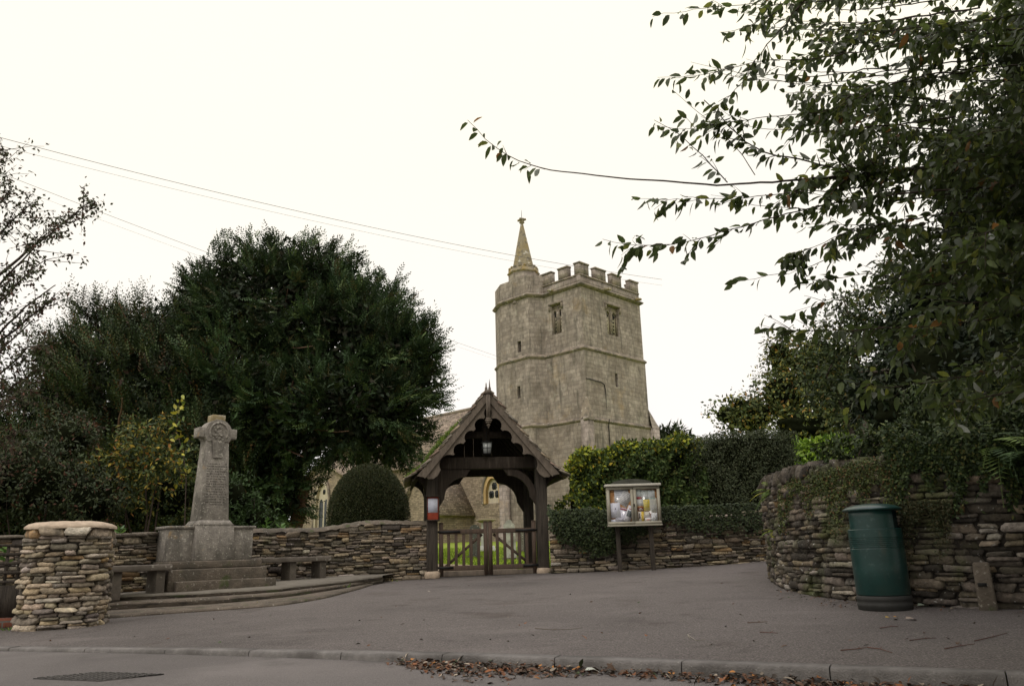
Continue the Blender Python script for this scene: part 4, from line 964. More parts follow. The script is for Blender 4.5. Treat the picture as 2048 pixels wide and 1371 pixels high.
# battlements
m = MB(); m2_ = MB()
def parapet(ax, fixed, s0, s1, spans, sgn):
    """solid wall from S1 to ZP with merlons at spans"""
    def bx(mb, a, b, z0, z1, th, off=0):
        ctr, dims = ((a + b) / 2, fixed + sgn * (th / 2 - off), (z0 + z1) / 2), (b - a, th, z1 - z0)
        if ax == 'y': ctr = (fixed + sgn * (th / 2 - off), (a + b) / 2, (z0 + z1) / 2); dims = (th, b - a, z1 - z0)
        mb.box(ctr, dims)
    bx(m, s0, s1, S1 + .0, ZP - .10, .32, -.02); bx(m2_, s0, s1, ZP - .10, ZP - .0, .40, .03)
    for a, b in spans: bx(m, a, b, ZP, ZM - .1, .321, -.021); bx(m2_, a - .03, b + .03, ZM - .1, ZM, .40, .035)
sx_ = lambda px_: solve(lambda s: proj(tw(s, 0, ZM)), px_, -1, 14)
sy_ = lambda px_: solve(lambda s: proj(tw(0, s, ZM)), px_, -1, 14)
parapet('x', 0, 0, TL, [(0.0, sx_(1177)), (sx_(1190), sx_(1211)), (sx_(1223), sx_(1242)), (sx_(1259), TL)], 1)
parapet('y', 0, .32, sA + .5, [(.36, sy_(1147)), (sy_(1134), sy_(1115)), (sy_(1102), sA + .45)], 1)
parapet('x', TL, 0, TL, [(.0, .8), (1.6, 2.5), (3.3, 4.2), (5.0, TL)], -1); parapet('y', TL, .35, TL - .35, [(.4, .9), (1.8, 2.6), (3.4, 4.2)], -1)
m.build('parapet', M['ashlar'], tower, uv=True); m2_.build('coping', M['stone_trim'], tower)
m = MB()
for s_ in (sx_(1196) + .35, sx_(1258) + .3): m.bar((s_, .1, S1 + .12), (s_, -.62, S1 - .02), .2, .14)
s_ = sy_(1104) - .1; m.bar((.1, s_, S1 + .1), (-.55, s_, S1 + .02), .2, .14); m.build('water_spout', M['spire'], tower)
# belfry windows: two cusped lights of pierced stone under a square label
def belfry(h, ax, fixed):
    a, b, z0, z1 = h; W = b - a
    f = empty('belfry_window'); f.parent = tower
    f.location = (a, fixed, z0) if ax == 'x' else (fixed, b, z0); f.rotation_euler = (0, 0, 0 if ax == 'x' else -math.pi / 2)
    H = z1 - z0; m = MB(); m.box((W / 2, .27, H / 2), (W, .03, H)); m.build('louvre', M['louvre'] if ax else M['louvre'], f)
    m = MB(); m.box((W / 2, .2, H / 2), (.10, .14, H)); m.box((W / 2, .2, H - .10), (W, .14, .13))
    for s in (0, 1):
        x0 = s * (W / 2 + .05); x1 = x0 + W / 2 - .05; c = (x0 + x1) / 2; hw_ = (x1 - x0) / 2; zs = H * .68
        for sg in (-1, 1):
            pts = [(c + sg * hw_, zs)] + [(c + sg * hw_ * (1 - t ** 1.6), zs + H * .16 * t) for t in np.linspace(.1, 1, 6)] + [(c, H - .12), (c + sg * hw_, H - .12)]
            m.prism(pts, .15, .24)
        m.box((x0 + .04, .2, H / 2), (.08, .12, H)); m.box((x1 - .04, .2, H / 2), (.08, .12, H))
    m.build('tracery', M['stone_trim'], f)
    m = MB()
    for s in (0, 1):
        c = (s * (W / 2 + .05)) + (W / 2 - .05) / 2; 
        for k in range(5):
            z = .25 + k * H * .125; m.box((c, .252, z), (.16, .02, .05)); m.box((c, .251, z), (.05, .02, .16))
        m.prism([(c + .17 * math.cos(t), H * .70 + .24 * math.sin(t)) for t in np.arange(4) * math.pi / 2], .235, .262)
        for d_ in (-.14, .14): m.prism([(c + d_ + .06 * math.cos(t), H * .86 + .13 * math.sin(t)) for t in np.arange(4) * math.pi / 2], .235, .262)
    m.build('piercing', M['void'], f)
    m = MB(); m.box((W / 2, -.03, H + .08), (W + .3, .16, .12)); m.box((-.1, -.03, H - .15), (.1, .14, .4)); m.box((W + .1, -.03, H - .15), (.1, .14, .4)); m.build('label_moulding', M['stone_trim'], f)
belfry(hb, 'x', 0); belfry(hb2, 'y', 0)
for (h, ax, fx) in ((hs, 'x', -.055), (ht1, 'y', -pt_), (ht2, 'y', -pt_ - .05)):
    m = MB(); a, b, z0, z1 = h
    if ax == 'x': m.box(((a + b) / 2, .28, (z0 + z1) / 2), (b - a + .04, .02, z1 - z0 + .04))
    else: m.box((fx + .3, (a + b) / 2, (z0 + z1) / 2), (.02, b - a + .04, z1 - z0 + .04))
    m.build('slit_window', M['void'], tower)
# corner buttresses with weathered slopes
m = MB(); e = .13; xk = solve(lambda s: proj(tw(s, -.3, 5)), 1189.5, -1, 5)
zw = zt_(0, -.2, 790)
m.box(((xk - .35) / 2 + .0, -.05, (S3 - 2) / 2 + .02), (xk + .35, .62, S3 + 2 - .06))
m.prism([(-.42, S3 - .08), (xk + .06, S3 - .08), (xk + .06, S3 + .08), (xk - .02, S3 + .12), (-.36, S3 + .12), (-.42, S3 + .08)], -.42, .0)
m.build('corner_buttress', M['ashlar'], tower, uv=True)
m = MB(); V = [(-.36, -.36, S3 + .12), (xk, -.36, S3 + .12), (xk - .05, -.045, zw), (-.05, -.045, zw), (-.30, .3, S3 + .12), (-.045, .25, zw - .2)]
m.add(V, np.array([0, 1, 2, 3])); m.add(V, np.array([[0, 3, 5]])); m.add(V, np.array([[0, 5, 4]])); m.add([V[1], (xk, -.05, S3 + .12), V[2]], np.array([[0, 1, 2]])); m.build('buttress_slope', M['stone_trim'], tower)
m = MB(); x = TL
m.box((x + .35, .15, (S3 - 2) / 2), (.7, 1.0, S3 + 2)); V = [(x - .1, -.36, S3 + .0), (x + .72, -.36, S3), (x + .72, .66, S3), (x - .1, .66, S3), (x + .03, -.06, S3 + 1.25), (x + .03, .3, S3 + 1.25)]
m.add(V, np.array([[0, 1, 4], [1, 2, 5], [2, 3, 5]])); m.add(V, np.array([[1, 5, 4, 4]])[:, :3]); m.build('corner_buttress', M['ashlar'], tower, uv=True)
# lightning cable
m = MB(); zz1, zz2 = zt_(0, 0, 757), zt_(1.1, 0, 762); xc = solve(lambda s: proj(tw(s, 0, 9)), 1208.5, 0, 5)
m.tube([(-.05, -.10, zz1), (.3, -.11, zz1), (xc - .4, -.11, zz1 - .05), (xc - .1, -.11, zz1 - .15), (xc, -.11, zz1 - .5), (xc, -.11, S3 + .2)], .03, 5); m.tube([(xc, -.26, S3 + .15), (xc, -.19, S3 - .3), (xc, -.19, -1)], .03, 5); m.build('down_cable', M['iron'], tower)

# ================================================================== CHURCH
ch = empty('church', (TC[0], TC[1], TB), TR)
tag(ch, 'long rubble-stone church with stone-tiled roofs and pointed windows running left from the tower', 'church')
def rel_z(z): return z
AX = -pt_ - .25
sN = sC + .3
def face_y(xf, px_, z=3.0): return solve(lambda s: proj(tw(xf, s, z)), px_, 0, 60)
# aisle wall with an opening for the pointed window
wy = face_y(AX, 985, 4); z0w, z1w = zt_(AX, wy, 1006), zt_(AX, wy, 955)
yend = sN + 24
m = MB(); hol = (wy - .68, wy + .68, z0w, z1w)
ZA = 5.6
wall_panel(m, sC - .1, yend, -3, ZA, [hol], (AX, 0, 0), (0, 1, 0), (-1, 0, 0), .35)
m.add([(AX, yend, -3), (TL, yend, -3), (TL, yend, 6), (AX, yend, 6)], np.arange(4))
# nave
zr = solve(lambda z: proj(tw(TL / 2, face_y(TL / 2, 935, z), z)), 823, 2, 30, 1)
wall_panel(m, TL - .2, yend, -3, zr - 4, [], (.0, 0, 0), (0, 1, 0), (-1, 0, 0), .3)
m.add([(0, yend, -3), (TL, yend, -3), (TL, yend, zr - 4), (TL / 2, yend, zr), (0, yend, zr - 4)], np.arange(5))
m.add([(TL, TL, -3), (TL, yend, -3), (TL, yend, zr - 4), (TL, TL, zr - 4)], np.arange(4))
m.build('wall', M['rubble'], ch, uv=True)
def roofslab(mb, a, b, c, d, th=.14):
    a, b, c, d = [np.array(v, float) for v in (a, b, c, d)]; n = np.cross(b - a, d - a); n /= np.linalg.norm(n); n *= np.sign(n[2]) * th
    mb.add([a, b, c, d, a + n, b + n, c + n, d + n], BOXF)
m = MB(); zh = zr - 3.9
roofslab(m, (-.35, TL - .1, zh - .3), (-.35, yend + .2, zh - .3), (TL / 2, yend + .2, zr), (TL / 2, TL - .1, zr)); roofslab(m, (TL + .35, TL, zh - .3), (TL + .35, yend + .2, zh - .3), (TL / 2, yend + .2, zr), (TL / 2, TL, zr))
m.build('nave_roof', M['rooftile'], ch, uv=True)
m = MB(); m.box((TL / 2, (TL + yend) / 2, zr + .15), (.3, yend - TL, .2)); m.build('ridge', M['stone_trim'], ch)
m = MB(); roofslab(m, (AX - .35, sC - .1, ZA - .1), (AX - .35, yend, ZA - .1), (.1, yend, zh - .6), (.1, sC - .1, zh - .6)); m.build('aisle_roof', M['rooftile'], ch, uv=True)
# pointed window: ochre dressings, pale plate tracery and three dark foils
def pointed_arch(hw_, hs_, ht_, n=9):
    pts = [(-hw_, 0), (-hw_, hs_)]
    for t in np.linspace(0, 1, n)[1:]: pts.append((-hw_ * math.cos(t * math.pi / 2) ** .9 if t < 1 else 0, hs_ + (ht_ - hs_) * math.sin(t * math.pi / 2) ** 1.15))
    r = [(-x, z) for x, z in pts[::-1]][1:]
    return pts + r
def window(parent, loc, rot, W, H, spring, foils, frame_m, name_lab=None, lights=False):
    f = empty('window'); f.parent = parent; f.location = loc; f.rotation_euler = (0, 0, rot)
    # spandrel panel filling the square opening round the arch
    arch = pointed_arch(W / 2 - .0, spring, H); out = [(-W / 2 - .1, 0)] + [(-W / 2 - .1, H + .1), (W / 2 + .1, H + .1), (W / 2 + .1, 0)]
    m = MB(); n = len(arch)
    oa = pointed_arch(W / 2 + .22, spring, H + .30)
    V = [(x, -.06, z) for x, z in arch] + [(x, -.06, z) for x, z in oa] + [(x, .30, z) for x, z in arch]
    m.add(V, np.array([[i, i + 1, n + i + 1, n + i] for i in range(n - 1)] + [[i, i + 1, 2 * n + i + 1, 2 * n + i] for i in range(n - 1)]))
    m.build('surround', frame_m, f)
    m = MB(); ob = [(x * (W / 2 + .34) / (W / 2 + .22), z + (.13 if z > spring else 0)) for x, z in oa]; V = [(x, -.14, z) for x, z in oa] + [(x, -.14, z) for x, z in ob] + [(x, 0, z) for x, z in ob]+ [(x, 0, z) for x, z in oa]
    m.add(V, np.array([[k * n + i, k * n + i + 1, ((k + 1) % 4) * n + i + 1, ((k + 1) % 4) * n + i] for k in range(4) for i in range(n - 1)])); m.build('hood_mould', M['stone_trim'], f)
    m = MB(); m.prism(arch[::-1], .16, .28); m.build('tracery', M['louvre'], f)
    for (x, z, r, k) in foils:
        m = MB()
        if k == 'foil':
            for a in range(4): m.lathe([(.001, -.5), (r * .62, -.5), (r * .62, .5), (.001, .5)], (0, 0, 0), 10); V = m.v[-1]; V[:] = np.c_[V[:, 0] + r * .42 * math.cos(a * math.pi / 2 + .78) + x, .155 + V[:, 2] * .01, V[:, 1] + r * .42 * math.sin(a * math.pi / 2 + .78) + z]
        else: m.prism([(x + a, z + b) for a, b in pointed_arch(r, k * .8, k)][::-1], .145, .158)
        m.build('pane', M['leaded'], f)
    return f
Hh = z1w - z0w
window(ch, (AX, wy, z0w), -math.pi / 2, 1.16, Hh - .02, Hh * .42, [(-.27, Hh * .36, .26, 'foil'), (.27, Hh * .36, .26, 'foil'), (0, Hh * .68, .25, 'foil')], M['ochre_trim'])
# spandrels
m = MB(); ar = pointed_arch(.69, Hh * .42, Hh + .05); 
for s in (-1, 1):
    pts = [(s * .70, Hh * .42)] + [(s * abs(x), z) for x, z in ar if x <= 0 and z > Hh * .42] + [(0, Hh + .02), (s * .70, Hh + .02)]
    A = [(AX + .01, wy + x, z0w + z) for x, z in pts]; m.add(A, np.arange(len(A)))
m.build('wall', M['rubble'], ch, uv=True)
# stepped buttress beside it
by = face_y(AX, 1012, 3)
m = MB(); m.box((AX - .12, by, 0), (.36, .62, 7.4)); m.prism([(by - .34, 3.7), (by + .34, 3.7), (by + .34, 3.82), (by - .34, 3.82)], AX - .36, AX + .05, 'yz'); m.box((AX - .16, by, -1), (.5, .72, 4.2)); m.build('buttress', M['ashlar'], ch, uv=True)
# porch with its roof running out from the aisle wall
y1p = face_y(AX, 947, 2.5); y2p = y1p + 3.9; XP = AX - 2.9; ym = (y1p + y2p) / 2; zE = zt_(AX, y1p, 1031); zR = zE + 3.0
m = MB(); wall_panel(m, XP, AX, -3, zE, [], (0, y1p + .2, 0), (1, 0, 0), (0, -1, 0), .3); wall_panel(m, XP, AX, -3, zE, [], (0, y2p - .2, 0), (1, 0, 0), (0, 1, 0), .3)
m.add([(XP, y1p + .2, -3), (XP, y2p - .2, -3), (XP, y2p - .2, zE), (XP, ym, zR - .1), (XP, y1p + .2, zE)], np.arange(5)); m.build('porch_wall', M['rubble'], ch, uv=True)
m = MB(); roofslab(m, (XP - .25, y1p - .1, zE - .05), (AX, y1p - .1, zE - .05), (AX, ym, zR), (XP - .25, ym, zR)); roofslab(m, (XP - .25, y2p + .1, zE - .05), (AX, y2p + .1, zE - .05), (AX, ym, zR), (XP - .25, ym, zR)); m.build('porch_roof', M['rooftile'], ch, uv=True)
# transept with its tall two-light window further left
XT = AX - 3.4; yt = face_y(XT, 645, 4); m = MB(); zp = zt_(XT, yt, 930)
zw0, zw1 = zt_(XT, yt, 1062), zt_(XT, yt, 966)
wall_panel(m, yt - 3.2, yt + 3.2, -3, 5, [(yt - .76, yt + .76, zw0, min(zw1, 4.9))], (XT, 0, 0), (0, 1, 0), (-1, 0, 0), .3); m.add([(XT, yt - 3.2, 5), (XT, yt + 3.2, 5), (XT, yt, zp)], np.arange(3))
for yy in (yt - 3.2, yt + 3.2): m.add([(XT, yy, -3), (0, yy, -3), (0, yy, 5), (XT, yy, 5)], np.arange(4))
m.build('transept_wall', M['rubble'], ch, uv=True)
m = MB()
for s in (-1, 1): roofslab(m, (XT - .2, yt + s * 3.5, 4.8), (.5, yt + s * 3.5, 4.8), (.5, yt, zp + .1), (XT - .2, yt, zp + .1))
m.build('transept_roof', M['rooftile'], ch, uv=True)
Hw = min(zw1, 4.9) - zw0
m = MB(); ar = pointed_arch(.75, Hw * .62, Hw)
for s in (-1, 1):
    A = [(XT + .01, yt + s * .77, zw0 + Hw * .62)] + [(XT + .01, yt + s * abs(x), zw0 + z) for x, z in ar if x <= 0 and z > Hw * .62] + [(XT + .01, yt + s * .77, zw0 + Hw + .01)]
    m.add(A, np.arange(len(A)))
m.build('transept_wall', M['rubble'], ch, uv=True)
window(ch, (XT - .02, yt, zw0), -math.pi / 2, 1.5, Hw, Hw * .62, [(-.34, .15, .25, Hw * .62), (.34, .15, .25, Hw * .62), (0, Hw * .82, .2, 'foil')], M['louvre'])

# ================================================================== CHURCHYARD STONES
def headstone(label, px_, base_y, Y, w_, h, top, tilt=0, col=(.26, .25, .22), yaw=.3):
    p = P(px_, base_y, Y); z = tz(p[0], p[1]); o = empty('gravestone', (p[0], p[1], z - .05), yaw); o.rotation_euler = (0, tilt, yaw)
    tag(o, label, 'gravestone', 'gravestones in the churchyard')
    if top == 'round': prof_ = [(-w_ / 2, 0), (-w_ / 2, h - w_ / 2)] + [(w_ / 2 * math.cos(t), h - w_ / 2 + w_ / 2 * math.sin(t)) for t in np.linspace(math.pi, 0, 12)[1:-1]] + [(w_ / 2, h - w_ / 2), (w_ / 2, 0)]
    elif top == 'ogee': prof_ = [(-w_ / 2, 0), (-w_ / 2, h - .22), (-w_ * .44, h - .14), (-w_ * .30, h - .12), (-w_ * .2, h - .03), (0, h), (w_ * .2, h - .03), (w_ * .30, h - .12), (w_ * .44, h - .14), (w_ / 2, h - .22), (w_ / 2, 0)]
    m = MB(); m.prism(prof_[::-1], -.05, .05); m.build('slab', M['memorial'] if col is None else mat('gravestone', col, .95, .35, 8, .4, 30, stain=[(DRK, 4, .5, .62, .6), (WHI, 20, .6, .66, .6)]), o, bevel=.012)
    m = MB(); m.box((0, 0, .03), (w_ + .16, .22, .14)); m.build('footing', M['step'], o, bevel=.01)
headstone('dark round-topped gravestone seen over the left leaf of the gate', 949, 1095, 27, .36, 1.12, 'round', .02, (.12, .12, .115), .2)
headstone('pale shouldered gravestone seen over the right leaf of the gate', 1021, 1095, 25, .36, 1.25, 'ogee', -.03, (.42, .42, .38), .1)
headstone('small dark round-topped gravestone glimpsed low between the pales of the right gate leaf', 1048, 1100, 31, .5, .8, 'round', .03, (.15, .14, .12), .3)
pp = P(973, 1095, 33); ped = empty('stone_pedestal', (pp[0], pp[1], tz(pp[0], pp[1]) - .05), .5); tag(ped, 'pale flat-topped stone pedestal behind the meeting stiles of the gate', 'pedestal')
m = MB(); tb(m, 0, 0, 0, .25, .6, .5, .6, .5); tb(m, 0, 0, .25, 1.18, .36, .28, .36, .28); m.build('shaft', mat('pedestal_stone', (.45, .45, .42), .95, .25, 8, .3, 30), ped, bevel=.01)
m = MB(); tb(m, 0, 0, 1.18, 1.26, .34, .62, .34, .62); tb(m, 0, 0, 1.26, 1.32, .62, .60, .62, .60); m.build('top_slab', M['spire'], ped, bevel=.01)

# ================================================================== CABLES
def cable(label, pts, r=.012):
    p = np.array([P(*q) for q in pts]); t = np.linspace(0, 1, 30); n = len(p) - 1
    cx_ = [np.polyval(np.polyfit(np.linspace(0, 1, len(p)), p[:, k], min(n, 2)), t) for k in range(3)]
    m = MB(); m.tube(np.array(cx_).T, r, 5); o = m.build('overhead_cable', M['cable'], None); tag(o, label, 'cable', 'overhead cables')
cable('upper of the two long thin overhead cables sagging from top left past the spire', [(-200, 222, 21), (520, 404, 27), (940, 494, 32), (1330, 560, 38)], .009)
cable('lower of the two long thin overhead cables just under the upper one', [(-200, 240, 21), (520, 418, 27), (940, 505, 32), (1330, 572, 38)], .005)
cable('thin cable running down from the left edge behind the big yew to the tower', [(-200, 262, 22), (0, 346, 24), (400, 500, 30), (905, 684, 40), (1004, 714, 47)], .007)
cable('faint second cable close below the one that runs behind the yew', [(-200, 284, 22), (0, 362, 24), (400, 514, 30), (905, 692, 40), (1004, 721, 47)], .0035)

# ================================================================== FOLIAGE
RG = np.random.default_rng(99)
def unit(v): return v / (np.linalg.norm(v, axis=-1, keepdims=True) + 1e-9)
def rdir(n): return unit(RG.normal(size=(n, 3)))
def leaves(mb, B, A, L, W, col, N=None, shape='rh', curl=.0):
    """B base points, A axes, L lengths, W widths; N leaf normals"""
    n = len(B); A = unit(A)
    if N is None: N = rdir(n)
    S = unit(np.cross(A, N)); N = np.cross(S, A); L = np.broadcast_to(L, (n,))[:, None]; W = np.broadcast_to(W, (n,))[:, None]
    if shape == 'rh':
        V = np.stack([B, B + A * L * .45 + S * W / 2, B + A * L - N * L * curl, B + A * L * .45 - S * W / 2], 1).reshape(-1, 3)
        f = np.arange(n * 4).reshape(n, 4); mb.add(V, f, col)
    else:
        c1, c2 = N * L * curl, N * L * curl * .3
        fold = N * W * .16
        rows = [B, B + A * L * .22 + S * W * .40 + fold * .8, B + A * L * .22, B + A * L * .22 - S * W * .40 + fold * .8,
                B + A * L * .55 + S * W * .48 + fold - c2, B + A * L * .55 - c2, B + A * L * .55 - S * W * .48 + fold - c2,
                B + A * L * .82 + S * W * .26 + fold * .5 - c1 * .7, B + A * L * .82 - c1 * .7, B + A * L * .82 - S * W * .26 + fold * .5 - c1 * .7, B + A * L - c1]
        V = np.stack(rows, 1).reshape(-1, 3); o = (np.arange(n) * 11)[:, None]
        t = [[0, 1, 2], [0, 2, 3], [7, 10, 8], [8, 10, 9]]; q = [[1, 4, 5, 2], [2, 5, 6, 3], [4, 7, 8, 5], [5, 8, 9, 6]]
        mb.add(V, np.concatenate([o + np.array(k) for k in t]), np.tile(col, (4, 1)))
        mb.add(np.zeros((0, 3)), np.concatenate([o + np.array(k) for k in q]) - 11 * n, np.tile(col, (4, 1)))
def tint(n, base, v=.25, hue=.12):
    base = np.array(base); k = RG.uniform(1 - v, 1 + v, (n, 1)); h = RG.normal(0, hue, (n, 1))
    return np.clip(base * k * np.c_[1 + h, np.ones(n), 1 - h], .003, 1)
def mixcol(n, cols, p, v=.25):
    cols = np.array(cols); return np.clip(cols[RG.choice(len(cols), n, p=np.array(p) / sum(p))] * RG.uniform(1 - v, 1 + v, (n, 1)), .003, 1)
def lobe_points(lobes, dens, rlo=.6, rhi=1.0, front=True):
    """clump centres scattered in the outer shell of each ellipsoid lobe: lobe = (centre, radii)"""
    C, O = [], []
    for (c, r) in lobes:
        r = np.array(r); n = int(dens * (r[0] * r[2]) * 4 * 1.6)
        d = rdir(n); rho = RG.uniform(rlo ** 3, rhi ** 3, (n, 1)) ** (1 / 3)
        C.append(np.array(c) + d * r * rho); O.append(unit(d / r))
    return np.concatenate(C), np.concatenate(O)
def PL(px, py, Y, rpx, ryp=None, ry=None):
    """a lobe seen as an ellipse at a pixel"""
    c = P(px, py, Y); a = rpx / F * Y; b = (ryp or rpx) / F * Y; return (c, (a, ry or (a + b) / 2 * .8, b))
def yew_sprays(mb, C, O, nsp, rad, slen, cols, upw=.35, m=9, lw=.032, ll=.11):
    n = len(C); k = nsp; rep = np.repeat(np.arange(n), k); N_ = n * k
    tone = RG.uniform(.5, 1.5, (n, 1)); CA = unit(O * .9 + np.array([0, 0, upw]) + rdir(n) * .5)
    base = C[rep] + rdir(N_) * rad * RG.uniform(0, 1, (N_, 1)) ** .5 * .75 + CA[rep] * RG.uniform(-.5, .95, (N_, 1)) * rad * 1.25
    ax = unit(CA[rep] * 1.1 + rdir(N_) * .5); L = RG.uniform(.6, 1.25, N_) * slen
    nn = unit(rdir(N_) + np.array([0, 0, 1.2])); sd_ = unit(np.cross(ax, nn))
    cc = np.clip(mixcol(N_, *cols) * tone[rep], .003, 1)
    for j in range(m):
        t = (j + .5) / m; s = 1 if j % 2 else -1
        if j == m - 1: a2 = ax
        else: a2 = unit(ax * .75 + sd_ * s * .8 + rdir(N_) * .18 - np.array([0, 0, .12]))
        leaves(mb, base + ax * (L * t)[:, None], a2, ll * RG.uniform(.6, 1.2, N_) * (1.15 - t * .5), lw, cc, nn)
def leaf_clumps(mb, C, O, nl, rad, ll, lw, cols, droop=.2, shape='rh', curl=.1, out=.6):
    n = len(C); rep = np.repeat(np.arange(n), nl); N_ = n * nl; tone = RG.uniform(.7, 1.3, (n, 1))
    b = C[rep] + rdir(N_) * rad * RG.uniform(0, 1, (N_, 1)) ** .5
    ax = unit(O[rep] * out + rdir(N_) * .9 - np.array([0, 0, droop])); nn = unit(rdir(N_) + O[rep] * .8 + np.array([0, 0, .6]))
    leaves(mb, b, ax, ll * RG.uniform(.6, 1.25, N_), lw * RG.uniform(.7, 1.2, N_), np.clip(mixcol(N_, *cols) * tone[rep], .003, 1), nn, shape, curl)
def core_blob(mb, c, r, k=.8, seed=0, n=18):  # solid lump inside a crown, standing in for its inner shade
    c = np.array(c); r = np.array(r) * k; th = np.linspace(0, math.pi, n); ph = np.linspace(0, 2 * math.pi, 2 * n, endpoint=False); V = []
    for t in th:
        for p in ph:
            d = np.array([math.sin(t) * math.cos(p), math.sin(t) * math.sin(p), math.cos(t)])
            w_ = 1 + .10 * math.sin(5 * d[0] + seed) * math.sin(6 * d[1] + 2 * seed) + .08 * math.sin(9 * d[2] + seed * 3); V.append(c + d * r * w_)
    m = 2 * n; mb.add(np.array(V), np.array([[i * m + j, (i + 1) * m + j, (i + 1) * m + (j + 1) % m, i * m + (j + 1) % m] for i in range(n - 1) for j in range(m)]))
def limb(mb, a, b, r0, r1, wob=.1, n=8, seed=0):
    a = np.array(a, float); b = np.array(b, float); t = np.linspace(0, 1, n)[:, None]; rr = np.random.default_rng(seed)
    p = a + (b - a) * t; L = np.linalg.norm(b - a); p[1:-1] += np.cumsum(rr.normal(0, wob * L / n, (n - 2, 3)), 0) * .7
    mb.tube(p, np.linspace(r0, r1, n), 7); return p
def tree(name, label, cat, base, lobes, trunk_r, leaf_fn, bark='bark', limbs=7, seed=1, group=None, core=0, lean=(0, 0), stems=1):
    base = np.array(base, float); o = empty(name, base); tag(o, label, cat, group)
    m = MB(); rr = np.random.default_rng(seed); cs = np.array([l[0] for l in lobes]); mean = cs.mean(0)
    top = base + (mean - base) * .45
    for s in range(stems):
        off = rr.normal(0, trunk_r * .8, 3) * [1, 1, 0] if stems > 1 else np.zeros(3)
        limb(m, base + off - np.array([0, 0, .2]), top + off * 2, trunk_r, trunk_r * .65, .06, 8, seed + s)
    for i in range(limbs):
        c, r = lobes[rr.integers(len(lobes))]; e = np.array(c) + rr.normal(0, .35, 3) * np.array(r)
        p = limb(m, top + rr.normal(0, .1, 3), e, trunk_r * .4, trunk_r * .06, .15, 9, seed + 10 + i)
        for q in range(3):
            k = rr.integers(3, 8); limb(m, p[k], p[k] + rr.normal(0, .5, 3) * np.array(r), trunk_r * .14, .012, .15, 6, seed + 50 + i * 3 + q)
    for v in range(len(m.v)): m.v[v] = m.v[v] - base
    m.build('trunk', M[bark], o, smooth=True)
    m = MB(); leaf_fn(m, lobes)
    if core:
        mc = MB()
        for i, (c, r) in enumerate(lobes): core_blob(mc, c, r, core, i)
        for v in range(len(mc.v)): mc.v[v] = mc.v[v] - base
        mc.build('shade_core', M['core'], o, smooth=True)
    for v in range(len(m.v)): 
        if len(m.v[v]): m.v[v] = m.v[v] - base
    m.build('crown', M['leaf'], o); return o

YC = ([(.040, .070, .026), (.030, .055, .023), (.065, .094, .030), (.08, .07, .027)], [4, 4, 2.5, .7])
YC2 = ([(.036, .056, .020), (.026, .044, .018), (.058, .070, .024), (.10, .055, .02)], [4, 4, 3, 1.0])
Y1 = 24.0
big = [PL(560, 650, Y1, 180, 155), PL(690, 700, Y1 - .5, 155, 145), PL(445, 600, Y1 + .4, 80, 100), PL(580, 540, Y1, 130, 55), PL(690, 562, Y1, 50, 50), PL(410, 600, Y1, 55, 45), PL(795, 765, Y1 - .3, 85, 145), PL(760, 640, Y1 + 1, 65, 70), PL(640, 815, Y1 - 1.5, 200, 100), PL(480, 800, Y1 - 1, 150, 150), PL(835, 745, Y1, 45, 100), PL(755, 880, Y1 - .3, 115, 45), PL(510, 930, Y1 - 1, 105, 80), PL(380, 720, Y1 + .5, 50, 150), PL(510, 990, Y1 - 1, 110, 60), PL(560, 970, Y1 - .8, 60, 55), PL(450, 1010, Y1 + 1, 80, 50)]
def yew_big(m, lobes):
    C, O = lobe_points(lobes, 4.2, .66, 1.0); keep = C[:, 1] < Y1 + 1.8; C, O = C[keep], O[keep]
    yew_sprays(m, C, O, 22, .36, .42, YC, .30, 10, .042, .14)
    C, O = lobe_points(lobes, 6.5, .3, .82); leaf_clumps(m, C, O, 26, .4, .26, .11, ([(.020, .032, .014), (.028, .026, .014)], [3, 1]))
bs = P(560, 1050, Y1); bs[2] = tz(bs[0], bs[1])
tree('yew_tree', 'biggest broad dark yew with domed ragged crown behind the stone cross', 'tree', bs, big, .26, yew_big, 'yewbark', 16, 3, stems=3)
Y2 = 23.0
l2 = [PL(300, 680, Y2 + .5, 75, 80), PL(200, 680, Y2 + 1, 60, 75), PL(210, 790, Y2, 140, 110), PL(330, 800, Y2, 110, 140), PL(110, 850, Y2 - .5, 95, 90), PL(250, 920, Y2 - .5, 170, 90), PL(130, 730, Y2, 50, 60), PL(400, 930, Y2 - 1, 110, 90), PL(60, 930, Y2 - 1, 130, 80)]
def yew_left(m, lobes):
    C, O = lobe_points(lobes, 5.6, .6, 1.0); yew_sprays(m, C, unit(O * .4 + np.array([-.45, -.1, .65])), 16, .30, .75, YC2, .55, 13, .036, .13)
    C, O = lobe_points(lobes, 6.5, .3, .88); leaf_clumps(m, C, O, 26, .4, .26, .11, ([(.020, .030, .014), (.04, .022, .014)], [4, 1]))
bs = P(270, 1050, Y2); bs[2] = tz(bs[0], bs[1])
tree('yew_tree', 'lower feathery yew with upswept leaning sprays, left of the big domed yew', 'tree', bs, l2, .35, yew_left, 'yewbark', 9, 4, stems=2)

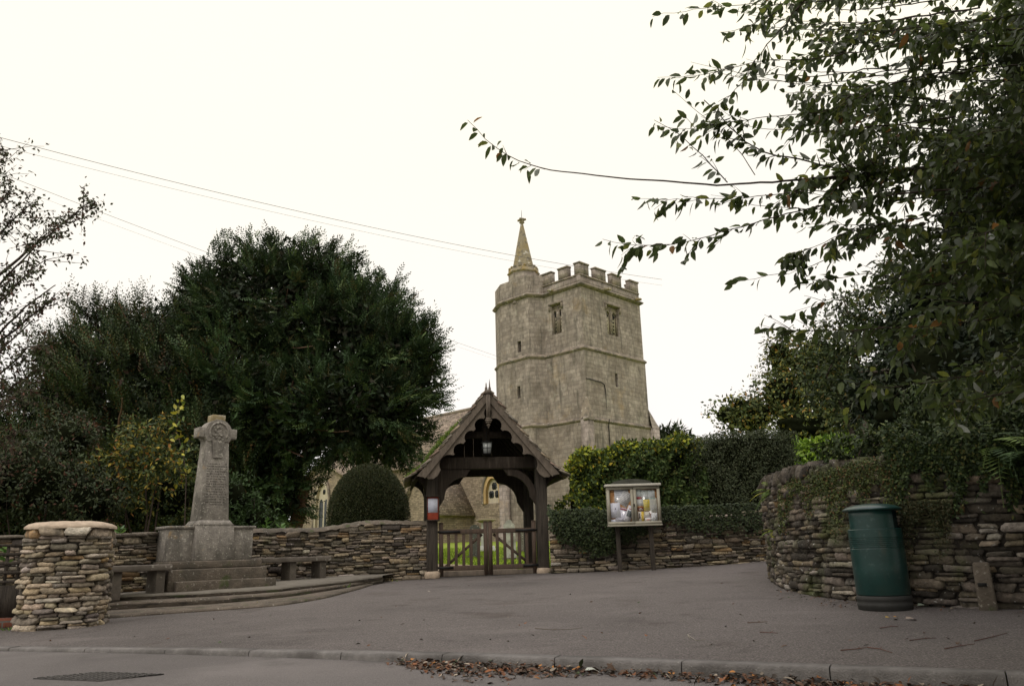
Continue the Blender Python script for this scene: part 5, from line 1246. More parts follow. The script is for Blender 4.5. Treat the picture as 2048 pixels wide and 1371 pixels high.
# clipped yew dome
Dc = P(737, 1040, 19.6); dz0 = tz(Dc[0], Dc[1]); rx = 81 / F * 19.6; ztop = P(737, 929, 19.6)[2]
dm = empty('topiary_yew', (Dc[0], Dc[1], dz0)); tag(dm, 'smooth clipped dark yew dome standing behind the wall', 'topiary')
Hd = ztop - dz0; rz2 = Hd * .60; cz2 = Hd - rz2
def dome_r(z): return rx * (np.clip(1 - (np.maximum(z - cz2, 0) / rz2) ** 2.3, 0, 1) ** .5) * (1 - .10 * np.clip((cz2 - z) / cz2, 0, 1))
m = MB(); zz = np.linspace(0, Hd, 24); m.lathe([(max(float(dome_r(z)) - .10, .001), float(z) - .04) for z in zz], n=40); m.build('shade_core', M['core'], dm, smooth=True)
n = 46000; z = Hd * (1 - RG.uniform(0, 1, n) ** 1.15); a = RG.uniform(0, 2 * math.pi, n); r = dome_r(z); 
top_ = RG.uniform(0, 1, n) < .25; rr2 = np.sqrt(RG.uniform(0, 1, n)) * rx * .999; ztp = cz2 + rz2 * np.clip(1 - (rr2 / rx) ** 2, 0, 1) ** (1 / 2.3)
r = np.where(top_, rr2, r); z = np.where(top_, ztp, z)
Bp = np.c_[r * np.cos(a), r * np.sin(a), z] ; o_n = unit(np.c_[np.cos(a) * r / rx, np.sin(a) * r / rx, np.clip((z - cz2) / rz2, 0, 1)]); Bp = Bp - o_n * RG.uniform(-.012, .10, (n, 1))
m = MB(); leaves(m, Bp, unit(o_n * .8 + rdir(n) * .8), RG.uniform(.03, .065, n), .015, np.clip(mixcol(n, [(.028, .036, .015), (.038, .048, .019), (.055, .052, .02), (.06, .075, .022)], [4, 4, 2, .5]), .003, 1)); m.build('crown', M['leaf'], dm)

# left deciduous tree with plum-tinged leaves (trunk just outside the picture)
def PLs(lst): return [PL(*t) for t in lst]
L3 = PLs([(20, 450, 9.5, 55, 70), (60, 520, 9.5, 50, 60), (45, 640, 9.3, 70, 70), (-30, 600, 9.5, 90, 160), (75, 590, 9.6, 40, 50), (20, 730, 9.2, 40, 50), (-20, 380, 9.7, 35, 60), (-60, 760, 9.5, 80, 100), (35, 900, 9.7, 40, 60), (20, 830, 9.8, 45, 50)])
PC = ([(.060, .062, .032), (.080, .050, .035), (.048, .060, .025), (.10, .045, .03)], [4, 2, 4, .6])
bs = P(-230, 1200, 9.8); bs[2] = gz(bs[0], bs[1])
t3 = empty('deciduous_tree', bs); tag(t3, 'thin-leaved tree with reddish tinge reaching in from the left edge of the photo', 'tree')
m = MB(); ml = MB()
trk = limb(m, bs, P(-120, 500, 9.6), .14, .05, .05, 10, 5)
ends = [((190, 402), .020, 9.4), ((105, 460), .018, 9.3), ((10, 300), .018, 9.6), ((100, 600), .018, 9.5), ((80, 690), .018, 9.2), ((60, 780), .018, 9.3), ((20, 380), .015, 9.5), ((110, 570), .015, 9.4), ((40, 860), .015, 9.6), ((65, 640), .015, 9.1), ((60, 410), .014, 9.7), ((20, 560), .014, 9.0), ((-10, 650), .014, 9.2), ((10, 930), .012, 9.6), ((85, 740), .012, 9.5), ((90, 520), .012, 9.3)]
for i, ((ex, ey), r_, Yd) in enumerate(ends):
    k = [7, 6, 9, 5, 4, 3, 8, 5, 3, 4, 8, 7, 5, 2, 4, 6][i]; e = P(ex, ey, Yd); p = limb(m, trk[k], e, .03, .006, .12, 16, 30 + i)
    for q in range(1, 16):
        if i in (7, 9, 11): continue
        for s in range(3 if i else 4):
            if i == 0 and q < 10: continue
            d = RG.normal(0, .18, 3) + unit(e - trk[k]) * .1; t_end = p[q] + d; limb(m, p[q], t_end, .005, .002, .1, 4, q * 7 + s + i)
            N_ = RG.integers(13, 23) if i not in (13, 8, 12, 5) else RG.integers(8, 15); b = p[q] + d * RG.uniform(0, 1.15, (N_, 1)) + RG.normal(0, .03, (N_, 3))
            leaves(ml, b, unit(rdir(N_) * .9 + d - np.array([0, 0, .7])), RG.uniform(.045, .075, N_), RG.uniform(.022, .036, N_), mixcol(N_, *PC), None, 'rh', .15)
for mm in (m, ml):
    for v in range(len(mm.v)):
        if len(mm.v[v]): mm.v[v] = mm.v[v] - bs
m.build('trunk', M['twig'], t3, smooth=True); ml.build('crown', M['leaf'], t3)

# shrubs behind the memorial wall
def shrub(name, label, lobes, cols, base, dens, nl, rad, ll, lw, cat='shrub', core=.55, droop=.2, shape='rh', glossy=False, group=None, out=.6):
    o = empty(name, base); tag(o, label, cat, group); m = MB(); C, O = lobe_points(lobes, dens, .55, 1.0); leaf_clumps(m, C, O, nl, rad, ll, lw, cols, droop, shape, .15, out)
    sm = MB()
    for i in range(8):
        c, r = lobes[i % len(lobes)]; limb(sm, np.array(base) + RG.normal(0, .12, 3) * [1, 1, 0] , np.array(c) + RG.normal(0, .4, 3) * np.array(r), .025, .006, .1, 7, i)
    for mm in (m, sm):
        for v in range(len(mm.v)):
            if len(mm.v[v]): mm.v[v] = mm.v[v] - np.array(base)
    sm.build('stem', M['twig'], o, smooth=True); m.build('crown', M['leafg' if glossy else 'leaf'], o)
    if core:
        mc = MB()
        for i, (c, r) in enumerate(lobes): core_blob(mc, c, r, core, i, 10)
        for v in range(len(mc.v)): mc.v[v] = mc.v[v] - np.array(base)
        mc.build('shade_core', M['core'], o, smooth=True)
    return o
def gb(px, Y): p = P(px, 1100, Y); p[2] = tz(p[0], p[1]) - .1; return p
shrub('shrub', 'yellowing autumn shrub with orange-tipped leaves left of the stone cross', PLs([(285, 880, 15, 65, 42), (215, 925, 15, 60, 36), (320, 930, 14.8, 50, 50), (240, 990, 14.9, 75, 40), (335, 850, 15.2, 28, 26), (180, 960, 15, 30, 30)]), ([(.17, .16, .03), (.30, .21, .03), (.07, .09, .022), (.26, .12, .03), (.04, .06, .02)], [2.5, 1.6, 4, .8, 6]), gb(280, 15), 34, 13, .13, .11, .045, core=0, droop=.35)
shrub('shrub', 'dark green leafy shrub between the yellowing shrub and the stone cross', PLs([(340, 985, 15.6, 75, 80), (400, 930, 16, 60, 60), (260, 1030, 15.4, 60, 35)]), ([(.035, .055, .018), (.06, .085, .022), (.12, .12, .03)], [4, 3, 1]), gb(350, 15.6), 40, 22, .13, .09, .04, core=.55)
shrub('shrub', 'shadowy green shrub to the right of the stone cross behind the wall', PLs([(470, 1000, 17, 50, 60), (520, 1040, 17, 50, 35)]), ([(.03, .052, .018), (.05, .09, .028)], [4, 3]), gb(480, 17), 36, 20, .13, .10, .04, core=.5)
shrub('shrub', 'dark shrub with a rusty brown patch behind the stone pillar', PLs([(80, 960, 14.2, 90, 90), (180, 1000, 14.4, 70, 70), (-30, 980, 14, 80, 100), (130, 880, 15.5, 70, 60)]), ([(.026, .038, .016), (.042, .055, .02), (.08, .035, .02)], [4, 3, .7]), gb(80, 14.2), 42, 24, .16, .085, .038, core=.6)
shrub('shrub', 'reddish brown bush between the dark shrub and the left yew', PLs([(155, 875, 16.5, 38, 45)]), ([(.09, .035, .02), (.045, .035, .018), (.03, .035, .015)], [3, 2, 2]), gb(150, 16.5), 40, 24, .15, .085, .038, core=.5)
m = MB(); ms = MB(); bs = gb(372, 14.9); ends_ = [(372, 960), (366, 905), (352, 860), (357, 812), (364, 792)]
pts_ = [P(a, b, 14.8) for a, b in ends_]; ms.tube([bs] + pts_, [.012, .01, .008, .006, .004, .003], 5)
for k in range(46):
    i = RG.integers(0, 4); p = pts_[i] + (pts_[i + 1] - pts_[i]) * RG.uniform() + RG.normal(0, .07, 3); leaves(m, p[None], unit(rdir(1) * .7 + np.array([[0, -.2, -.6]])), np.array([.13]), np.array([.065]), mixcol(1, [(.36, .33, .03), (.24, .26, .03), (.10, .15, .03)], [3, 2, 1]), None, 'leaf', .15)
o = empty('climber', bs); tag(o, 'bright yellow-leaved climbing stem rising beside the left arm of the cross', 'climber')
for mm in (m, ms):
    for v in range(len(mm.v)):
        if len(mm.v[v]): mm.v[v] = mm.v[v] - bs
ms.build('stem', M['twig'], o); m.build('crown', M['leafg'], o)
for (px_, py_, Y_, lab) in ((238, 1062, 13.4, 'fresh green laurel seedling poking over the wall beside the pillar'), (532, 1042, 16.6, 'fresh green laurel seedling over the wall just right of the memorial'), (560, 1050, 16.6, 'low fresh green sprig over the wall, second right of the memorial'), (14, 1108, 11.0, 'broad-leaved green plant growing behind the trellis at the left edge')):
    b = P(px_, py_ + 20, Y_); m = MB(); N_ = 16; q = RG.uniform(0, 1, (N_, 1)); leaves(m, np.array([[0, 0, 0]]) + q * np.array([0, 0, .22]) , unit(rdir(N_) * [1, 1, .3] + np.array([0, 0, .55])), RG.uniform(.09, .15, N_), .05, mixcol(N_, [(.09, .18, .04), (.13, .24, .05), (.05, .1, .03)], [3, 2, 1]), None, 'leaf', .1)
    m.tube([(0, 0, -.5), (0, 0, .25)], .006, 5, col=(.08, .1, .03)); o = m.build('seedling', M['leafg']); o.location = b; tag(o, lab, 'plant')

# hedges behind the right-hand wall
def hedge(label, a, b, depth, zb, zt, cols, n, ll, lw, wob=.12, topcols=None, ends=True, glossy=False, seed=0, core=True):
    """box hedge between ground points a and b, front face towards the road"""
    a = np.array(a, float); b = np.array(b, float); T = unit(b - a); Nn = np.array([T[1], -T[0]]); L = np.linalg.norm(b - a)
    base = np.array([*(a + b) / 2, zb]); o = empty('hedge', base); tag(o, label, 'hedge')
    m = MB(); rr = RG
    fr = rr.uniform(0, 1, n); isT = fr < .22; isE = (fr > .9) & ends
    u = rr.uniform(0, 1, n); v = rr.uniform(0, 1, n)
    s = np.where(isE, np.where(rr.uniform(0, 1, n) < .7, 0, L), u * L); dpt = np.where(isT | isE, rr.uniform(0, 1, n) * depth, 0)
    ztv = zt(s) if callable(zt) else np.full(n, zt); h = np.where(isT, ztv, zb + v * (ztv - zb))
    bump = wob * 1.1 * (np.sin(s * 2.3 + seed) * np.sin(h * 2.9 + seed * 2) + .6 * np.sin(s * 5.1 + h * 3.7) + .5 * np.sin(s * 9.3 - h * 8.1 + seed))
    rnd = .10 * (np.clip((h - (ztv - .35)) / .35, 0, 1)) ** 2
    outn = np.where(isT[:, None], [[0, 0, 1.0]], np.where(isE[:, None], np.where((s < L / 2)[:, None], [[-T[0], -T[1], 0]], [[T[0], T[1], 0]]), [[Nn[0], Nn[1], 0]]))
    base_p = np.c_[a[0] + T[0] * s - Nn[0] * dpt, a[1] + T[1] * s - Nn[1] * dpt, h] + outn * (bump - rnd - rr.uniform(-.04, .16, n) ** 1)[:, None]
    C = mixcol(n, *cols)
    if topcols:
        w_ = np.clip((h - (ztv - .45)) / .45, 0, 1) * .55 + np.clip(1 - s / .9, 0, 1) * .45; sel = rr.uniform(0, 1, n) < w_; C[sel] = mixcol(sel.sum(), *topcols)
    leaves(m, base_p - base, unit(outn * .45 + rdir(n) + np.array([0, 0, -.15])), ll * rr.uniform(.6, 1.3, n), lw * rr.uniform(.7, 1.2, n), C, unit(outn + rdir(n) * .7))
    m.build('crown', M['leafg' if glossy else 'leaf'], o)
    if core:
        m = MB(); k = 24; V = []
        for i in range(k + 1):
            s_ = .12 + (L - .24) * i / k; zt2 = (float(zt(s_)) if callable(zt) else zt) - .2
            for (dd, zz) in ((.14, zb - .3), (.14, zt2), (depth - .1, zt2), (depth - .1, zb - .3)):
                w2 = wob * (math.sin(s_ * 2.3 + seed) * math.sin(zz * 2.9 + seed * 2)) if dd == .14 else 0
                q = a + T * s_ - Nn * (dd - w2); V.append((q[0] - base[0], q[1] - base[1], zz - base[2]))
        m.add(V, np.array([[4 * i + j, 4 * i + (j + 1) % 4, 4 * i + 4 + (j + 1) % 4, 4 * i + 4 + j] for i in range(k) for j in range(4)])); m.add(V[:4], np.arange(4)); m.add(V[-4:], np.arange(4)[::-1]); m.build('shade_core', M['core'], o)
    return o
GH = ([(.035, .060, .018), (.055, .088, .022), (.085, .12, .028), (.10, .10, .03)], [4, 4, 2, .7])
YT = ([(.30, .32, .03), (.20, .25, .03), (.40, .30, .04), (.11, .15, .03)], [3, 3, .8, 2])
h1a, h1b = P(1152, 1100, 18.0)[:2], P(1425, 1100, 18.3)[:2]
zh1 = lambda s: np.interp(s, [0, .25, .9, 1.6, 3.3], [P(1160, 905, 18)[2], P(1175, 895, 18)[2], P(1240, 893, 18)[2], P(1290, 876, 18)[2], P(1420, 873, 18.3)[2]])
hedge('beech hedge with yellow-tipped leaves along its top and left end beside the lychgate', h1a, h1b, 1.3, .9, zh1, GH, 24000, .105, .062, .15, YT, seed=1)
h2a, h2b = P(1400, 1100, 18.2)[:2], P(1625, 1100, 19.6)[:2]
zh2 = lambda s: np.interp(s, [0, .5, 1.2, 2.8], [P(1410, 880, 18.3)[2], P(1440, 868, 18.5)[2], P(1500, 860, 19)[2], P(1612, 858, 19.5)[2]])
hedge('taller dense dark grey-green clipped hedge at the lane corner', h2a, h2b, 1.5, .9, zh2, ([(.042, .055, .028), (.062, .078, .036), (.09, .10, .055)], [4, 4, 1.5]), 26000, .06, .03, .07, seed=2)
h3a, h3b = P(1605, 1100, 21)[:2], P(1775, 1100, 19.5)[:2]
hedge('bright fresh green laurel hedge glimpsed above the mossy wall', h3a, h3b, 1.2, 1.2, float(P(1680, 874, 20.5)[2]), ([(.20, .34, .03), (.30, .44, .05), (.09, .17, .03)], [3, 3, 2]), 5200, .17, .07, .06, None, glossy=True, seed=3)

def wall_hit(path, off):
    path = np.array(path); t = np.gradient(path, axis=0); t /= np.linalg.norm(t, axis=1)[:, None]; q = path + np.c_[t[:, 1], -t[:, 0]] * off
    def f(px):
        d = ray(px, 1050); k = d[0] / d[1]; e = q[:, 0] - k * q[:, 1]; best = 1e9
        for i in range(len(q) - 1):
            if e[i] * e[i + 1] <= 0:
                w_ = e[i] / (e[i] - e[i + 1] + 1e-12); best = min(best, q[i, 1] + (q[i + 1, 1] - q[i, 1]) * w_)
        return best if best < 1e8 else 11.5
    xs_ = np.arange(1090, 2250, 6.0); ys_ = np.array([f(x) for x in xs_]); return lambda px: np.interp(px, xs_, ys_)
# ivy cloaking the wall between the lychgate and the noticeboard
ivp = []
n = 17000; qx = RG.uniform(1098, 1545, n); qy = RG.uniform(1000, 1112, n)
lowb = np.interp(qx, [1098, 1120, 1150, 1172, 1190, 1215, 1236, 1255, 1285, 1310, 1340, 1380, 1430, 1480, 1545], [1050, 1078, 1082, 1098, 1112, 1105, 1092, 1076, 1062, 1045, 1036, 1050, 1058, 1050, 1066]) + RG.normal(0, 7, n)
topb = np.interp(qx, [1098, 1160, 1230, 1300, 1400, 1545], [1018, 1014, 1018, 1010, 1008, 1000])
dn = np.interp(qx, [1098, 1300, 1340, 1545], [1, 1, .85, .7])
kp_ = (qy < lowb) & (qy > topb) & (RG.uniform(0, 1, n) < dn); qx, qy = qx[kp_], qy[kp_]
wallY = wall_hit(smooth_path(wg), .24)
B = np.array([P(a, b, wallY(a) - .07 - .11 * math.sin((b - 995) / 120 * 3.1) * (1.2 if a < 1240 else .6) * RG.uniform(.3, 1.2)) for a, b in zip(qx, qy)])
extra = 4500; ex = RG.uniform(1098, 1400, extra); B2 = np.array([P(a, 1035, wallY(a) + RG.uniform(0, .6)) for a in ex]); B2[:, 2] = P(1200, 1036, 17)[2] + RG.uniform(-.02, .17, extra) * (1 + .4 * np.sin(ex * .06))
B = np.r_[B, B2]; bi = B.mean(0)
iv = empty('ivy', (bi[0], bi[1], .9)); tag(iv, 'dark ivy hanging over the wall between the lychgate and the noticeboard', 'ivy')
m = MB(); N_ = len(B); leaves(m, B - np.array([bi[0], bi[1], .9]), unit(rdir(N_) * .7 + np.array([0, -.4, -.7])), RG.uniform(.035, .07, N_), RG.uniform(.03, .055, N_), mixcol(N_, [(.020, .032, .012), (.034, .048, .017), (.055, .075, .026)], [4, 4, 1.2]), unit(rdir(N_) * .6 + np.array([0, -1, .5])))
m.build('leaves', M['leaf'], iv)
m = MB()
for k in range(14):
    a = RG.uniform(1110, 1400); p = [P(a + RG.normal(0, 5) * j, 1020 + j * 16, wallY(a) - .03) for j in range(6)]; m.tube(np.array(p) - np.array([bi[0], bi[1], .9]), .007, 5)
m.build('stem', M['twig'], iv)

# trees beyond the right-hand wall
def leafy(cols, dens, nl, rad, ll, lw, deep=True, **k):
    def fn(m, lobes):
        C, O = lobe_points(lobes, dens, .55, 1.02); leaf_clumps(m, C, O, nl, rad, ll, lw, cols, **k)
        if deep:
            C, O = lobe_points(lobes, dens * .5, .2, .7); leaf_clumps(m, C, O, nl, rad * 1.3, ll * 1.6, lw * 1.6, cols)
    return fn
bs = gb(1600, 27)
tree('autumn_tree', 'mixed autumn tree turning yellow and orange above the dark clipped hedge', 'tree', bs, PLs([(1500, 830, 27, 75, 50), (1570, 790, 27, 70, 75), (1640, 740, 27, 90, 100), (1560, 710, 27.5, 40, 50), (1455, 830, 27, 38, 28), (1700, 800, 26.5, 90, 90), (1610, 850, 26, 90, 50)]), .22,
     leafy(([(.095, .115, .030), (.20, .18, .03), (.24, .13, .025), (.055, .078, .024)], [5, 1.6, .45, 5]), 8, 24, .36, .13, .07), 'bark', 9, 12, core=.55)
bs = gb(1720, 20)
tree('broadleaf_tree', 'mid green broadleaf tree between the autumn tree and the dark right-hand tree', 'tree', bs, PLs([(1700, 690, 20, 80, 90), (1650, 760, 20, 60, 75), (1760, 640, 20, 80, 90), (1740, 800, 19.5, 100, 80), (1830, 560, 20, 90, 100), (1690, 620, 20.5, 35, 40), (1850, 760, 19, 120, 120)]), .22,
     leafy(([(.036, .055, .019), (.065, .085, .026), (.024, .036, .014), (.15, .11, .025)], [4, 3, 3, .5]), 8, 20, .30, .11, .055), 'bark', 9, 13)
bs = P(2050, 1000, 12.2); bs[2] = 1.5
tree('evergreen_tree', 'very dark dense evergreen towering over the mossy wall at the right edge', 'tree', bs, PLs([(2050, 560, 12.5, 170, 170), (1900, 760, 12.3, 150, 110), (2050, 750, 12, 190, 130), (1820, 830, 12.3, 90, 55), (2100, 350, 12.8, 200, 200), (2250, 600, 12.5, 250, 350), (1980, 460, 13, 110, 110), (1980, 850, 11.6, 180, 60), (2150, 120, 13, 200, 200), (1840, 690, 13, 90, 80), (1790, 790, 13, 100, 80), (1870, 580, 13, 80, 80), (1930, 330, 13.5, 90, 110)]), .3,
     leafy(([(.010, .018, .008), (.016, .027, .010), (.032, .044, .015)], [4, 4, 1]), 16, 24, .26, .12, .05), 'bark', 10, 14, core=.74)
bs = gb(1345, 60)
tree('conifer', 'small distant dark conifer tips showing over the hedge right of the tower', 'tree', bs, PLs([(1330, 875, 60, 16, 22), (1350, 870, 60, 12, 20), (1368, 880, 60, 14, 16), (1314, 884, 60, 10, 12)]), .2,
     lambda m, l: (lambda CO: leaf_clumps(m, CO[0], unit(CO[1] * .3 + np.array([0, 0, 1])), 10, .35, .6, .16, ([(.03, .045, .02), (.045, .06, .03)], [1, 1])))(lobe_points(l, 9, .2, 1)), 'bark', 4, 15)
bs = gb(1002, 75)
tree('distant_tree', 'sliver of distant tree just left of the tower over the lychgate roof', 'tree', bs, PLs([(1000, 800, 75, 7, 10), (996, 812, 75, 8, 8)]), .2, leafy(([(.08, .09, .04)], [1]), 1.5, 10, .4, .3, .15, False), 'bark', 4, 16)
for i, (a, b, Yd, r1, r2, lab) in enumerate([(1720, 900, 60, 200, 50, 'broad far hedge-like tree behind the laurel, right of the lane'), (130, 960, 34, 330, 130, 'dark tree mass filling the gap behind the left yews'), (420, 1030, 33, 130, 70, 'dark low tree behind the stone cross under the big yew')]):
    tree('background_tree', lab, 'tree', gb(a, Yd), PLs([(a - r1 * .5, b + 10, Yd, r1 * .6, r2), (a + r1 * .45, b, Yd, r1 * .6, r2), (a, b - 5, Yd + 2, r1 * .5, r2)]), .3, leafy(([(.025, .036, .016), (.04, .052, .024)], [2, 1]), 3.2, 26, .5, .26, .13), 'bark', 5, 40 + i, core=.88)

# ferns and hangings on the mossy wall
def fern(label, px_, py_, Y, n, L, cols, droop=.7, bias=(0, -.5, .3)):
    b = P(px_, py_, Y); m = MB()
    for k in range(n):
        d = unit(rdir(1)[0] * [1, 1, .6] + np.array(bias)); l = L * RG.uniform(.6, 1.1); sd2 = unit(np.cross(d, [0, 0, 1.0])); pr = None
        c = mixcol(1, *cols)[0]; npn = 16; t = np.linspace(0, 1, npn)[:, None]; sp = d * t * l + np.array([0, 0, -1]) * droop * l * t ** 2.2 + np.array([0, 0, .25]) * t * l
        m.tube(sp, .003, 3, col=c * .8)
        for s in (-1, 1):
            ln_ = l * .24 * np.sin(np.clip(t[:, 0] * 1.05 + .12, 0, 1) * math.pi) + .008
            leaves(m, sp, unit(sd2 * s + unit(np.gradient(sp, axis=0)) * .45 - np.array([0, 0, .15])), ln_, np.full(npn, l * .05), np.tile(c, (npn, 1)) * RG.uniform(.8, 1.2, (npn, 1)), np.tile([0, -.3, 1.0], (npn, 1)))
    o = m.build('fern', M['leaf']); o.location = b; tag(o, label, 'fern', 'ferns on the mossy wall'); return o
FC = ([(.10, .17, .03), (.17, .24, .03), (.28, .28, .03)], [3, 3, 1.5]); FD = ([(.035, .07, .02), (.055, .10, .03), (.10, .15, .03)], [3, 3, 1])
fern('yellow-green fern sprouting from the left top end of the mossy wall', 1548, 985, 11.15, 16, .36, FC, .6, (-.7, -.5, .2))
fern('small bright fern low on the left end of the mossy wall', 1548, 1062, 11.15, 7, .24, FC, .5, (-.8, -.3, .1))
fern('dark hanging fern on the wall top above the litter bin', 1760, 985, 8.5, 9, .30, FD, .9)
fern('broad green fern tuft on the wall top right of the litter bin', 1905, 905, 7.9, 16, .48, FD, .6, (0, -.3, .6))
fern('spreading dark fern at the top right edge of the wall', 2000, 900, 7.5, 22, .62, FD, .8, (-.1, -.6, .4))
fern('bright upright fern among the growth on the mossy wall top', 1920, 870, 8.2, 12, .42, FC, .4, (0, 0, .9))
fern('long arching fern at the extreme right above the stone post', 2055, 930, 7.2, 18, .6, FD, .9, (-.2, -.6, .3))
# trailing plants and moss spilling over the wall face
def wall_trail(label, x0, x1, y0, y1, n, cols, ll, Yf, fade, cat='creeper', seedx=0):
    px_ = RG.uniform(x0, x1, n); dd = np.abs(RG.normal(0, .45, n)); edge = .55 + .45 * np.sin(px_ * .031 + seedx) * np.sin(px_ * .083 + 1 + seedx)
    if callable(y0): y0 = y0(px_)
    py_ = y0 + (y1 - y0) * dd * edge; kk = py_ < y1 + 12; px_, py_ = px_[kk], py_[kk]
    B = np.array([P(a, b, Yf(a) - RG.uniform(.0, .10)) for a, b in zip(px_, py_)]); c = B.mean(0); m = MB(); N_ = len(B)
    leaves(m, B - c, unit(rdir(N_) * .8 + np.array([0, -.4, -.6])), ll * RG.uniform(.5, 1.2, N_), ll * .55 * RG.uniform(.6, 1.1, N_), mixcol(N_, *cols), unit(rdir(N_) * .6 + np.array([0, -1, .4])))
    o = m.build('creeper', M['leaf']); o.location = c; tag(o, label, cat, 'trailing growth on the mossy wall')
rY = wall_hit(rwp, .27)
wall_trail('small-leaved creeper over the top left of the mossy wall', 1556, 1800, lambda a: np.interp(a, [1556, 1590, 1640, 1720, 1800], [978, 958, 945, 924, 912]) + RG.normal(0, 5, len(a)), 1075, 10000, ([(.045, .06, .02), (.09, .11, .03), (.12, .07, .03)], [4, 2, 1]), .035, rY, 0)
wall_trail('thick dark growth spilling over the wall top right of the bin', 1770, 2120, lambda a: 880 + 14 * np.sin(a * .045) + RG.normal(0, 12, len(a)), 1020, 16000, ([(.026, .042, .016), (.05, .075, .02), (.10, .10, .03)], [4, 3, .7]), .05, rY, 0, seedx=2)
wall_trail('olive moss and fine weed down the wall behind the right side of the bin', 1800, 1900, 1000, 1150, 2600, ([(.05, .045, .018), (.03, .04, .015)], [2, 2]), .028, rY, 0, seedx=4)
for (lab, lb, n_) in (('low scrub growing on the bank behind the wall above the bin', PLs([(1700, 900, 9.3, 60, 22), (1790, 880, 8.9, 70, 34)]), 0), ('tangled dark undergrowth on the bank at the right edge', PLs([(1880, 890, 8.3, 70, 40), (1980, 880, 8.05, 90, 60), (2090, 880, 7.8, 90, 80), (2040, 800, 8.6, 120, 80), (1900, 820, 9.0, 90, 60)]), 0)):
    shrub('undergrowth', lab, lb, ([(.03, .048, .017), (.05, .07, .022), (.09, .11, .03)], [4, 3, 1]), (lb[0][0][0], lb[0][0][1], 1.6), 110, 26, .10, .07, .032, core=0)
m = MB(); N_ = 26000; i_ = RG.integers(0, len(BANKV) - 1, N_); j_ = RG.choice(5, N_, p=[.2, .3, .25, .15, .1]); u_, v_ = RG.uniform(0, 1, (2, N_, 1))
B = (BANKV[i_, j_] * (1 - u_) + BANKV[i_ + 1, j_] * u_) * (1 - v_) + (BANKV[i_, j_ + 1] * (1 - u_) + BANKV[i_ + 1, j_ + 1] * u_) * v_ + np.c_[RG.normal(0, .03, (N_, 2)), RG.uniform(0, .13, N_)]
leaves(m, B, unit(rdir(N_) * .8 + np.array([0, -.2, .3])), RG.uniform(.04, .10, N_), RG.uniform(.025, .05, N_), mixcol(N_, [(.022, .036, .014), (.04, .062, .02), (.07, .08, .025)], [4, 3, 1])); tag(m.build('ground_cover', M['leaf']), 'dark leafy ground cover on the bank behind the mossy wall', 'ground cover', kind='stuff')
# dead stump on the bank
sb = P(1748, 915, 9.4); stp = empty('dead_stump', sb); tag(stp, 'twisted dead stump with a bent limb on the wall top left of the bin', 'stump')
m = MB(); m.tube([(0, 0, -.2), (-.02, 0, .1), (-.05, .02, .3), (-.03, .02, .45)], [.07, .06, .045, .02], 8); m.tube([(-.02, 0, .12), (.12, -.05, .16), (.25, -.08, .12), (.33, -.1, -.02)], [.035, .028, .022, .015], 7); m.build('trunk', M['bark'], stp, smooth=True)

# moss and grass tufts on the left slope of the lychgate roof
m = MB(); N_ = 5200; t = RG.beta(2.2, 1.6, N_) * 1.75 + .72; yy = RG.uniform(-.50, DP + .3, N_) ** 1; yy = np.where(RG.uniform(0, 1, N_) < .6, RG.uniform(-.5, .1, N_), yy)
sagv = -.035 * np.sin(np.pi * np.minimum(t / 2.52, 1)) + .10 * np.maximum(0, (t - 1.9) / .6) ** 2 + .07
B = np.c_[-(t * math.cos(ang)) - math.sin(ang) * sagv, yy, 3.845 - t * math.sin(ang) + math.cos(ang) * sagv]; cl = np.sin(t * 9 + yy * 4) + np.sin(t * 4 - yy * 7) > -.7; B = B[cl]; N_ = len(B)
leaves(m, B, unit(rdir(N_) * .5 + np.array([-.55, 0, .9])), RG.uniform(.04, .15, N_) * np.interp(B[:, 2], [2.3, 2.6, 3.0, 3.4], [.6, 1, .9, .3]), .018, mixcol(N_, [(.10, .17, .03), (.16, .24, .03), (.22, .24, .05), (.07, .10, .03)], [4, 3, 1, 2]), None, 'rh', .3)
o = m.build('roof_moss', M['leaf']); o.parent = None; o.matrix_world = Matrix.Translation(lg.location) @ Matrix.Rotation(LR, 4, 'Z'); tag(o, 'bright green moss and grass growing on the left slope of the lychgate roof', 'moss', kind='stuff')

# churchyard grass blades (the part seen through the gate)
m = MB(); N_ = 26000; X = RG.uniform(-6, 3.5, N_); Yv = 19.5 + RG.uniform(0, 1, N_) ** 1.2 * 18; pth = (np.abs(X - np.interp(Yv, [18.9, 20, 21.5, 23, 25, 27, 29], [-.85, -1.2, -2, -3.3, -5.2, -8, -12])) < 1.0 + (Yv - 19) * .1) & (Yv < 29); X, Yv = X[~pth], Yv[~pth]; N_ = len(X)
B = np.c_[X, Yv, [float(tz(a, b)) - .02 for a, b in zip(X, Yv)]]; leaves(m, B, unit(rdir(N_) * .4 + np.array([0, 0, 1])), RG.uniform(.04, .10, N_), .02, mixcol(N_, [(.20, .29, .025), (.30, .38, .04), (.12, .19, .02)], [3, 2, 2]), np.tile([0, -1.0, 0], (N_, 1)) + RG.normal(0, .4, (N_, 3))); tag(m.build('lawn_grass', M['leaf']), 'short bright green churchyard grass', 'grass', kind='stuff')
